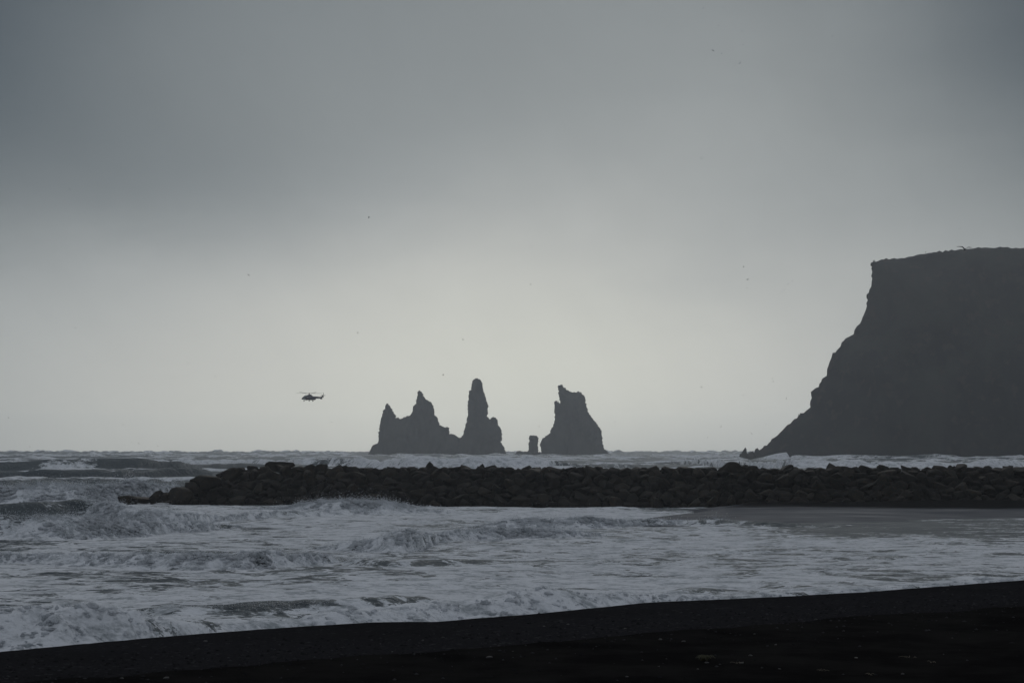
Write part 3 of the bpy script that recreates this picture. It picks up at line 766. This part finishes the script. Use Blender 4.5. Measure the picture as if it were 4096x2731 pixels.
    # five blades: direction over the disc, height of the tip
    for ang, tz in ((180, 378), (231, 352), (308, 364), (0, 397), (95, 395)):
        a = math.radians(ang); R = 8.1
        tx, ty = math.cos(a) * R, -abs(math.sin(a)) * R if ang in (231, 308) else math.sin(a) * R * (1 if ang == 95 else 0)
        dz = (408 - tz) * K
        V, Fc = [], []
        side = Vector((-ty, tx, 0)).normalized()
        for j in range(13):
            s = j / 12; w = .30 * (1 if s > .1 else .4)
            c = Vector((hx + tx * s, ty * s, hz + dz * s ** 1.7))
            for k_, zz in ((-1, -.05), (1, -.05), (1, .05), (-1, .05)): V.append(c + side * w * k_ + Vector((0, 0, zz)))
        for j in range(12):
            for i in range(4): Fc.append((j * 4 + i, j * 4 + (i + 1) % 4, j * 4 + 4 + (i + 1) % 4, j * 4 + 4 + i))
        Fc += [(3, 2, 1, 0), (48, 49, 50, 51)]
        mesh_obj('rotor_blade', V, Fc, M_metal, rotor, False)
    tx, tz = L(1782, 505)
    th = tube('tail_rotor_hub', (tx, -.2, tz), (tx, -.62, tz), .22, M_metal)
    for (bx, bz) in ((1786, 376), (1882, 512), (1774, 634), (1680, 492)):
        e = Vector((L(bx, bz)[0], -.5, L(bx, bz)[1])); c = Vector((tx, -.5, tz)); d = (e - c); s = Vector((-d.z, 0, d.x)).normalized() * .13
        V = [c - s, c + s, e + s, e - s]; V = V + [v + Vector((0, -.05, 0)) for v in V]
        mesh_obj('tail_rotor_blade', V, [(0, 1, 2, 3), (7, 6, 5, 4), (0, 4, 5, 1), (1, 5, 6, 2), (2, 6, 7, 3), (3, 7, 4, 0)], M_metal, th, False)
    def gear(x, z, y, topx, topz, r=.36):
        wx, wz = L(x, z); ax, az = L(topx, topz)
        st = tube('gear_strut', (ax, y * .8, az), (wx, y, wz), .10, M_metal)
        tube('wheel', (wx, y - .16, wz), (wx, y + .16, wz), r, M_tyre, st, n=18)
    gear(823, 775, 0, 823, 720)
    gear(1092, 775, -1.5, 1100, 735); gear(1243, 782, 1.5, 1212, 735)
    tube('belly_light', L2(L(915, 738)), L2(L(942, 750)), .22, M_metal)
    tube('antenna', L2(L(1533, 655)), L2(L(1535, 690)), .05, M_metal)
    tube('exhaust_stub', L2(L(1180, 485)), L2(L(1187, 455)), .10, M_metal)
def L2(p, y=0): return (p[0], y, p[1])
build_heli()

# ------------------------------------------------------------------ birds
M_bird = plain('dark_plumage', (0.008, 0.008, 0.009, 1), .8, spec=.1)
M_gull = plain('grey_plumage', (0.05, 0.05, 0.055, 1), .8)
def bird_mesh(lift, fold, span=1.15, name='bird'):
    """one continuous body with two bent wings and a tail; lift raises the tips, fold sweeps them back"""
    V, Fc = [], []
    st = [(-.24, .004, 0), (-.20, .028, 0), (-.15, .045, .01), (-.08, .058, .005), (.02, .062, 0), (.12, .045, 0), (.20, .024, .005), (.30, .04, .01), (.34, .03, .01)]
    n = 10
    for j, (x, r, z) in enumerate(st):
        fl = 1 if j < 7 else .25
        for i in range(n):
            a = 2 * math.pi * i / n
            V.append((x, r * math.cos(a) * (1 if j < 7 else 1.6), z + r * fl * math.sin(a)))
    for j in range(len(st) - 1):
        for i in range(n): Fc.append((j * n + i, j * n + (i + 1) % n, (j + 1) * n + (i + 1) % n, (j + 1) * n + i))
    Fc += [tuple(range(n - 1, -1, -1)), tuple((len(st) - 1) * n + i for i in range(n))]
    for s in (-1, 1):
        b = len(V); m = 9
        for j in range(m):
            t = j / (m - 1)
            y = s * (.03 + (span / 2 - .03) * t)
            z = .02 + lift * (math.sin(min(t, .45) / .45 * math.pi / 2) * .16 + max(0, t - .45) * .10 * (1 if lift > 0 else 2))
            xc = -.02 - .07 * math.sin(min(t / .45, 1) * math.pi / 2) + max(0, t - .45) * fold
            ch = .25 * (1 - t) ** .55 + .02
            V += [(xc - ch * .35, y, z), (xc, y, z + .03 * (1 - t) + .006), (xc + ch * .65, y, z), (xc, y, z - .012)]
        for j in range(m - 1):
            for i in range(4): Fc.append((b + j * 4 + i, b + j * 4 + (i + 1) % 4, b + j * 4 + 4 + (i + 1) % 4, b + j * 4 + 4 + i))
        Fc += [(b, b + 1, b + 2, b + 3), tuple(b + (m - 1) * 4 + q for q in (3, 2, 1, 0))]
    me = bpy.data.meshes.new(name); me.from_pydata(V, [], Fc); me.update()
    bm = bmesh.new(); bm.from_mesh(me); bmesh.ops.recalc_face_normals(bm, faces=bm.faces); bm.to_mesh(me); bm.free()
    me.polygons.foreach_set('use_smooth', [True] * len(me.polygons)); me.materials.append(M_bird)
    return me
BM = [bird_mesh(1.0, .3), bird_mesh(-.6, .35), bird_mesh(2.0, .25), bird_mesh(.3, .15)]
BIRDS = [(2812,35,6),(2892,31,5),(2876,103,5),(2967,125,5),(2972,181,6),(2852,202,7),(2886,216,5),(2940,258,6),(2960,254,7),(3330,145,5),(3398,199,5),(3906,235,5),(3815,366,4.5),(3850,418,4.5),(2804,636,9),(2885,865,5),(3057,817,4.5),(3662,925,4.5),(3840,916,4.5),
 (1476,870,9),(1417,842,5),(2167,744,5),(1809,942,4),(2123,990,4.5),(2123,1138,5),(1431,1330,5),(1850,1358,6),(1773,1499,7),(2562,1476,5),(2619,1521,5),
 (277,759,6),(994,1100,7),(753,1454,5),(862,1505,4.5),(1076,1231,4.5),(301,1311,4.5),(34,1671,4.5),(1327,1688,5),(491,1699,5),
 (2974,1067,5),(2992,1118,9),(3169,1123,6),(3151,1137,4.5),(3136,1162,6),(3120,1176,5),(2988,1151,4),(2799,1157,4),
 (2806,1548,5),(3089,1514,4.5),(3093,1525,4.5),(3146,1594,5),(3006,1733,8),(2884,1707,6),(2830,1748,5),(3063,1696,4.5),(2972,1581,4.5),
 (554,1773,6),(527,1767,5),(633,1783,5),(119,1786,4),(2156,1705,5),(2459,1686,4.5),(3703,1010,6),(1158,52,4.5),(869,1009,4)]
uniq = {0:'dark bird highest up near the top edge, left of its neighbour', 14:'largest lone dark bird in the clear sky above the right sea stack',
 19:'dark bird gliding in the grey cloud above and left of the tallest pillar', 20:'small dark bird just left of the gliding one in the grey cloud',
 26:'thin winged bird high above the tall pillar', 27:'dark bird close left above the tip of the tallest pillar', 30:'lone bird in the dark cloud far over the left of the sea',
 31:'dark bird low under the cloud edge, up and left of the twin peaked stack', 40:'long winged bird in front of the pale sky well left of the cliff top',
 51:'long winged bird low over the surf near the sharp fin of rock', 56:'bird low over the horizon left of the helicopter', 62:'small bird skimming just above the grassy cliff top',
 60:'bird in the gap between the small stubby column and the massive stack', 11:'small bird in the dark upper right corner of the sky', 63:'lone bird near the top edge, left of centre',
 7:'stubby looking bird beside a slanting one, high right of centre', 8:'slanting long winged bird high right of centre'}
def region(x, y):
    if y < 450: return 'tiny dark bird soaring in the high grey cloud on the right', 'birds high in the cloud'
    if x > 2650 and y < 1250: return 'tiny dark bird circling level with the cliff top', 'birds level with the cliff top'
    if x > 2550: return 'tiny dark bird low in the pale sky beside the cliff slope', 'birds beside the cliff slope'
    if x < 1400: return 'tiny dark bird in the pale sky over the left part of the sea', 'birds over the left sea'
    return 'tiny dark bird in the bright sky above the sea stacks', 'birds above the sea stacks'
for i, (bx, by, s) in enumerate(BIRDS):
    Yb = 1.15 * FS / (s * 1.9)
    X, Z = at(bx, by, Yb)
    o = bpy.data.objects.new('bird', BM[i % 4]); COL.objects.link(o)
    o.location = (X, Yb, Z)
    hd = random.uniform(-.6, .6) + (math.pi / 2 if random.random() < .85 else 0)
    o.rotation_euler = (random.choice((-1, 1)) * random.uniform(.4, 1.0), random.uniform(-.5, .5), hd)
    lab, grp = region(bx, by)
    tag(o, uniq.get(i, lab), 'bird', grp)
gm = bird_mesh(1.35, .5, 1.55, 'gull'); gm.materials[0] = M_gull
g = bpy.data.objects.new('gull', gm); COL.objects.link(g)
X, Z = at(3860, 998, 188); g.location = (X, 188, Z); g.rotation_euler = (0.0, math.radians(12), math.radians(92)); g.rotation_euler = (math.radians(4), math.radians(14), math.radians(98))
tag(g, 'large long winged gull gliding across the top edge of the cliff', 'bird')

# ------------------------------------------------------------------ stones and litter on the near sand
def on_beach(px, py):      # 4096 survey
    X, Y = (px - CXS) / FS, 0
    Yb = (H - ZB) * FS / (py - YHS)
    for _ in range(4):
        Xb = (px - CXS) / FS * Yb
        zb = float(beach_z(np.array([Xb], np.float32), np.array([Yb], np.float32))[0][0])
        Yb = (H - zb) * FS / (py - YHS)
    return (px - CXS) / FS * Yb, Yb, zb
STONE = [plain('pale_stone', (.065, .064, .062, 1), .7, var=.3, scale=30), plain('grey_stone', (.045, .045, .046, 1), .75, var=.3, scale=30)]
sm = []
for k in range(6):
    v, f = rock_unit(500 + k, sub=2, planes=9, p=7, sq=(1, .8, .45), rough=.02)
    me = bpy.data.meshes.new('beach_stone'); me.from_pydata([tuple(map(float, q)) for q in v], [], f); me.update()
    me.polygons.foreach_set('use_smooth', [True] * len(me.polygons)); me.materials.append(STONE[k % 2]); sm.append(me)
ZZ = lambda x, y: (2500 + x * .6786, 2050 + y * .6786)
ZL = lambda x, y: (1400 + x * .5952, 2000 + y * .5952)
ST = [(ZZ(1124,628),14,'p'),(ZZ(864,658),17,'p'),(ZZ(935,654),10,'p'),(ZZ(762,714),10,'p'),(ZZ(1287,697),14,'g'),(ZZ(210,745),17,'g'),(ZZ(347,760),16,'p'),(ZZ(480,884),20,'p'),(ZZ(690,886),18,'p'),
 (ZZ(1362,855),18,'p'),(ZZ(1635,950),20,'g'),(ZZ(742,842),20,'g'),(ZZ(890,777),10,'p'),(ZZ(245,864),18,'g'),(ZZ(430,921),10,'p'),(ZZ(1878,833),8,'p'),(ZZ(1930,737),8,'g'),(ZZ(910,919),11,'p'),(ZZ(200,905),8,'p'),
 (ZL(1305,846),12,'p'),(ZL(1465,833),13,'g'),(ZL(1850,862),16,'p'),(ZL(2085,937),20,'g'),(ZL(2245,950),16,'p'),(ZL(2155,887),12,'g'),(ZL(935,1056),28,'g'),(ZL(205,964),10,'p'),(ZL(285,1017),8,'p'),(ZL(625,920),11,'p'),(ZL(490,940),13,'p'),(ZL(1095,1013),7,'p'),(ZL(2130,1070),16,'g'),(ZL(1860,1185),14,'g'),
 ((1121*.5952,2000+1197*.5952),26,'p'),((817*.5952,2000+1197*.5952),22,'g'),((1380*.5952,2000+948*.5952),22,'g')]
slab = {0:'pale pebble alone on black sand just below the gravel edge, right of centre',1:'long pale pebble on black sand right of centre below the gravel edge',9:'bright pale stone low on the right side of the black sand',7:'pale stone beside the clump of weed on black sand',
 10:'broad grey stone at the very bottom right of the beach',25:'wide grey stone half buried in black sand at bottom centre',33:'flat pale stone at the bottom left edge of the gravel',35:'dark flat stone on the smooth crest sand at left',
 21:'pale stone at the edge of gravel and black sand right of centre'}
for i, ((px, py), w, kind) in enumerate(ST):
    X, Y, zb = on_beach(px, py)
    r = w * .55 / FS * Y
    cand = [m for j, m in enumerate(sm) if (j % 2 == 0) == (kind == 'p')]
    o = bpy.data.objects.new('beach_stone', random.choice(cand)); COL.objects.link(o)
    o.location = (X, Y, zb + r * .10); o.scale = (r, r * .8, r * random.uniform(.7, 1)); o.rotation_euler = (random.uniform(-.15, .15), random.uniform(-.15, .15), random.uniform(-.7, .7))
    lab = slab.get(i, 'small pale stone lying on the black sand' if kind == 'p' else 'small dull grey stone half sunk in the black sand')
    tag(o, lab, 'stone', 'pale stones on the black sand' if kind == 'p' else 'grey stones on the black sand')
# gravel: uncountable
def build_gravel():
    n = 9000
    x = rng.uniform(-8, 14, n); zl = np.interp(x, _zx, _zy)
    y = zl + rng.normal(.55, .75, n) + rng.random(n) * .8
    far = rng.random(n) < .22
    y = np.where(far, zl - rng.exponential(1.6, n), y)
    k = (y > 12.5) & (np.abs(x / y) < .34); x, y, far = x[k], y[k], far[k]; n = len(x)
    z = beach_z(x.astype(np.float32), y.astype(np.float32))[0]
    s = .0035 + .010 * rng.random(n) ** 3.2
    octa = np.array([(1, 0, 0), (-1, 0, 0), (0, 1, 0), (0, -1, 0), (0, 0, 1), (0, 0, -1)], float)
    co = octa[None] * s[:, None, None] * np.array([1.5, 1.1, .75]) * (1 + .4 * rng.random((n, 6, 1))) 
    a = rng.random(n) * 6.28; c, sn = np.cos(a)[:, None], np.sin(a)[:, None]
    cx = co[:, :, 0] * c - co[:, :, 1] * sn; cy = co[:, :, 0] * sn + co[:, :, 1] * c
    co = np.stack([cx + x[:, None], cy + y[:, None], co[:, :, 2] + z[:, None] + s[:, None] * .2], -1)
    f0 = np.array([(0, 2, 4), (2, 1, 4), (1, 3, 4), (3, 0, 4), (2, 0, 5), (1, 2, 5), (3, 1, 5), (0, 3, 5)])
    fc = (f0[None] + (np.arange(n) * 6)[:, None, None]).reshape(-1, 3)
    m, t = material('gravel_stone')
    gm_ = t.n.new('ShaderNodeNewGeometry')
    cc = t.mix(t.rng(gm_.outputs['Random Per Island'], .55, 1.0), (.016, .016, .017, 1), (.05, .05, .053, 1))
    p = t.new('ShaderNodeBsdfDiffuse', Color=cc)
    t.new('ShaderNodeOutputMaterial', Surface=p.outputs[0])
    o = mesh_obj('gravel', co.reshape(-1, 3), fc, m, smooth=False)
    tag(o, 'fine grey gravel strewn in a band along the beach crest', 'gravel', None, 'stuff')
build_gravel()
# weed clump and straws
M_weed = plain('dry_weed', (.05, .048, .022, 1), .8); M_straw = plain('straw', (.12, .10, .065, 1), .7)
def blades(name, px, py, n, R, hgt, mat, width=.0022):
    X, Y, zb = on_beach(px, py); V, Fc = [], []
    for i in range(n):
        a = random.uniform(0, 6.28); l = R * random.uniform(.4, 1); bx, by = random.gauss(0, R * .2), random.gauss(0, R * .2)
        pts = [Vector((bx + math.cos(a) * l * t, by + math.sin(a) * l * t, .004 + hgt * math.sin(t * 2.6) * random.uniform(.8, 1))) for t in (0, .35, .7, 1)]
        s = Vector((-math.sin(a), math.cos(a), 0)) * width; b = len(V)
        for p in pts: V += [p - s, p + s, p + Vector((0, 0, width))]
        for j in range(3):
            for q in range(3): Fc.append((b + j * 3 + q, b + j * 3 + (q + 1) % 3, b + j * 3 + 3 + (q + 1) % 3, b + j * 3 + 3 + q))
    o = mesh_obj(name, V, Fc, mat, smooth=False); o.location = (X, Y, zb); return o
tag(blades('weed_clump', *ZZ(468, 872), 70, .065, .045, M_weed), 'small clump of olive weed lying on the near black sand', 'weed')
for (x, y, lab) in ((1160, 935, 'thin pale straw lying flat near the bottom edge, right of centre'), (1810, 885, 'bent straw on black sand at lower right, above another straw'), (1680, 855, 'short spread of straws right of the bright pale stone'), (1450, 958, 'single long straw at the very bottom right of centre'), (652, 890, 'upright thin twig left of a pale stone')):
    tag(blades('straw', *ZZ(x, y), 4, .07, .012, M_straw, .0016), lab, 'straw', 'straws on the black sand')

# ------------------------------------------------------------------ sky, sun, haze, camera
SUN_EL, SUN_AZ = math.radians(24), math.radians(6)      # behind the cloud, ahead and a little right
w = bpy.data.worlds.new('World'); scn.world = w; w.use_nodes = True
t = NT(w.node_tree)
sky = t.n.new('ShaderNodeTexSky'); sky.sky_type = 'NISHITA'; sky.sun_disc = False
sky.sun_elevation = SUN_EL; sky.sun_rotation = SUN_AZ; sky.air_density = 1.5; sky.dust_density = 1
tc = t.n.new('ShaderNodeTexCoord')
sp = t.n.new('ShaderNodeSeparateXYZ'); t.l.new(tc.outputs['Generated'], sp.inputs[0])
x_, y_, z_ = sp.outputs
az = t.math('ARCTAN2', x_, y_); el = t.math('ARCSINE', z_)
# cloud structure drifts the coordinates a little
cb = t.n.new('ShaderNodeCombineXYZ'); t.l.new(az, cb.inputs[0]); t.l.new(t.math('MULTIPLY', el, 2.4), cb.inputs[1])
nz1 = t.noise(cb.outputs[0], 5.0, 5, .5, .3); nz2 = t.noise(cb.outputs[0], 16.0, 6, .55, .5)
n1 = t.math('SUBTRACT', nz1, .5); n2 = t.math('SUBTRACT', nz2, .5)
elw = t.math('ADD', el, t.math('MULTIPLY', t.rng(el, .02, .09), t.math('ADD', t.math('MULTIPLY', n1, .03), t.math('MULTIPLY', n2, .012))))
azw = t.math('ADD', az, t.math('MULTIPLY', n1, .06))
def ramp(fac, stops):
    nd = t.n.new('ShaderNodeValToRGB'); nd.color_ramp.interpolation = 'B_SPLINE'
    e = nd.color_ramp.elements
    while len(e) > 1: e.remove(e[0])
    e[0].position = stops[0][0]; e[0].color = stops[0][1]
    for p, c in stops[1:]:
        q = e.new(p); q.color = c
    t.l.new(fac, nd.inputs[0]); return nd.outputs[0]
def grey(v, warm=0.0):
    # sRGB level and warmth -> linear colour
    return rgb(v - 6 + warm * 7, v + 1 + warm * 2, v + 6 - warm * 8)
azf = t.rng(azw, -.6, .6, 0, 1, False)
# sky brightness read in the view, lens corner darkening painted in: x, y (4096 survey), r, g, b
PT = [(-1500,-300,72,82,92),(0,0,88,98,108),(300,0,103,113,121),(700,0,120,130,138),(1176,50,128,137,144),(2048,0,134,143,149),(2600,0,138,146,151),(3200,0,132,141,147),(3900,50,104,115,123),(4096,0,90,100,110),(5500,-200,76,86,96),
 (0,400,100,110,116),(700,400,124,134,137),(1400,400,134,144,147),(2048,400,142,150,152),(2800,300,142,150,152),(3200,300,140,149,153),(4096,400,104,115,123),(4000,550,120,130,136),(5500,500,95,106,114),(-1500,500,88,98,104),
 (0,700,110,121,126),(400,750,120,130,130),(750,900,130,138,139),(1300,600,138,148,149),(2048,600,150,158,158),(2800,600,156,163,164),(3300,700,146,154,154),(4096,700,118,129,134),
 (0,950,125,135,136),(0,1050,145,153,155),(400,1050,148,156,158),(750,1080,160,167,168),(1200,1050,168,174,173),(1300,950,156,164,164),(1700,850,158,166,166),(2048,1000,183,185,181),(2300,900,176,180,177),(2700,900,160,168,167),(2700,1050,168,173,172),(3500,950,146,155,156),(4096,950,132,142,142),(3200,1050,164,170,169),(5500,1000,112,122,126),(-1500,1000,118,128,130),
 (1300,1150,182,184,180),(2048,1200,193,193,188),(2700,1300,186,188,184),(0,1300,158,166,166),(500,1300,168,173,172),(1000,1300,182,184,180),(2100,1400,197,200,192),(1400,1500,190,192,186),(700,1500,179,182,177),(2700,1500,191,193,188),(3000,1500,182,184,180),(3300,1250,172,175,172),(0,1650,165,172,170),(-1500,1500,140,148,148),(4096,1300,160,164,162),(4096,1700,158,162,162),(5500,1500,130,138,138),
 (700,1650,179,184,179),(1400,1650,190,193,188),(2100,1650,193,196,190),(2600,1650,187,190,185),(3000,1650,180,182,179),
 (50,1780,164,170,167),(700,1780,172,177,174),(1400,1780,180,184,180),(2100,1780,182,185,181),(2650,1780,170,174,173),(3000,1780,166,170,168),(0,1850,160,166,164),(1400,1850,175,179,176),(2600,1850,166,170,169),(4096,1900,150,155,155)]
PA = np.array(PT, float); KX, KY = 1 / 900., 1 / 420.
_l = PA[:, 3] + np.interp(PA[:, 1], [1500, 1650, 1780, 1850], [0, 1, 3, 2])
PA[:, 3] = _l
PA[:, 2] = _l + np.interp(_l, [90, 130, 165, 185, 200], [-9, -6.5, -4.5, -2, -2]); PA[:, 4] = _l + np.interp(_l, [90, 130, 165, 185, 200], [8, 4, 1, -3, -7])
LV = np.vectorize(lin)(PA[:, 2:5])
Q = np.stack([PA[:, 0] * KX, PA[:, 1] * KY], 1)
D2 = np.linalg.norm(Q[:, None] - Q[None], axis=2)
ker = lambda r: np.sqrt(r * r + .35)
Am = np.block([[ker(D2) - .06 * np.eye(len(Q)), np.ones((len(Q), 1))], [np.ones((1, len(Q))), np.zeros((1, 1))]])
W_ = np.linalg.solve(Am, np.vstack([LV, np.zeros((1, 3))]))
def sky_level(x, y):
    x = min(max(x, -2200), 6200); q = np.array([x * KX, y * KY])
    v = ker(np.linalg.norm(Q - q, axis=1)) @ W_[:-1] + W_[-1]
    v = np.clip(v - .026 * float(sstep(1150, 500, y)), .05, .62)
    # the haze in front takes some of it and adds its own
    e = max((YHS - y) / FS, .0005); path = min(165 / e, 9000); T = math.exp(-path * 1.3e-4)
    return np.clip((v - np.array([.243, .266, .292]) * (1 - T)) / T, .05, 1.5)
ysv = [1860, 1800, 1785, 1765, 1745, 1720, 1695, 1672, 1655, 1632, 1608, 1580, 1545, 1510, 1430, 1350, 1270, 1190, 1110, 1030, 950, 870, 790, 700, 600, 500, 380, 250, 110, -60]
def row(y):
    st = []
    for k in range(25):
        f_ = k / 24; a_ = -.6 + 1.2 * f_
        c_ = sky_level(CXS + math.tan(a_) * FS, y); st.append((f_, (float(c_[0]) / 2, float(c_[1]) / 2, float(c_[2]) / 2, 1)))   # halved, a ramp stops at 1
    return st
els = [math.atan((YHS - y) / FS) for y in ysv]
colr = ramp(azf, row(ysv[0]))
for i in range(1, len(ysv)):
    colr = t.mix(t.rng(elw, els[i - 1], els[i], 0, 1, False), colr, ramp(azf, row(ysv[i])))
# soft rain-streaked unevenness of the cloud base
cs = t.n.new('ShaderNodeCombineXYZ')
t.l.new(t.math('ADD', t.math('MULTIPLY', az, 3.0), t.math('MULTIPLY', el, 1.6)), cs.inputs[0]); t.l.new(t.math('MULTIPLY', el, 1.6), cs.inputs[1])
stk = t.noise(cs.outputs[0], 4.0, 7, .6, .6)
md = t.math('ADD', 1.84, t.math('MULTIPLY', stk, .32))
vm = t.n.new('ShaderNodeVectorMath'); vm.operation = 'SCALE'; t.l.new(colr, vm.inputs[0]); t.l.new(md, vm.inputs['Scale']); colr = vm.outputs[0]
# overhead and behind the camera: heavy even cloud
colr = t.mix(t.rng(el, .24, .7), colr, (0.215, 0.235, 0.26, 1))
behind = t.math('ABSOLUTE', az)
colr = t.mix(t.rng(behind, .5, 1.8), colr, (0.25, 0.27, 0.30, 1))
b1 = t.new('ShaderNodeBackground', Color=sky.outputs[0], Strength=.1)
b2 = t.new('ShaderNodeBackground', Color=colr, Strength=1.0)
mx = t.n.new('ShaderNodeMixShader'); mx.inputs[0].default_value = .994
t.l.new(b1.outputs[0], mx.inputs[1]); t.l.new(b2.outputs[0], mx.inputs[2])
t.new('ShaderNodeOutputWorld', Surface=mx.outputs[0])

sl = bpy.data.lights.new('sun', 'SUN'); sl.energy = .5; sl.angle = math.radians(35); sl.color = (1, .96, .9)
so = bpy.data.objects.new('sun', sl); COL.objects.link(so)
d = Vector((math.sin(SUN_AZ) * math.cos(SUN_EL), math.cos(SUN_AZ) * math.cos(SUN_EL), math.sin(SUN_EL)))
so.rotation_euler = d.to_track_quat('Z', 'Y').to_euler(); so.location = d * 50

hm = bpy.data.materials.new('haze_air'); hm.use_nodes = True; ht = NT(hm.node_tree)
pv = ht.new('ShaderNodeVolumePrincipled', Color=(.79, .86, .94, 1), Density=1.3e-4, Anisotropy=.6)
ht.new('ShaderNodeOutputMaterial', Volume=pv.outputs[0])
x0, x1, y0, y1, z0, z1 = -9400, 9400, -300, 9100, -8, 172
hz = mesh_obj('haze', [(x0,y0,z0),(x1,y0,z0),(x1,y1,z0),(x0,y1,z0),(x0,y0,z1),(x1,y0,z1),(x1,y1,z1),(x0,y1,z1)],
  [(0,3,2,1),(4,5,6,7),(0,1,5,4),(1,2,6,5),(2,3,7,6),(3,0,4,7)], hm, smooth=False)
tag(hz, 'thin grey sea haze veiling the distant stacks and cliff', 'haze', None, 'stuff')

cam = bpy.data.cameras.new('camera'); co = bpy.data.objects.new('camera', cam); COL.objects.link(co)
co.location = (0, 0, H); co.rotation_euler = (math.pi / 2, 0, 0)
cam.lens = 70; cam.sensor_width = 36; cam.sensor_fit = 'HORIZONTAL'
cam.shift_y = (YH - 784) / 2352.0
cam.clip_start = .1; cam.clip_end = 40000
scn.camera = co
scn.view_settings.view_transform = 'Standard'; scn.view_settings.look = 'None'
scn.view_settings.exposure = 0; scn.view_settings.gamma = 1
scn.cycles.use_denoising = True
scn.cycles.max_bounces = 6; scn.cycles.volume_bounces = 2; scn.cycles.diffuse_bounces = 3; scn.cycles.glossy_bounces = 3
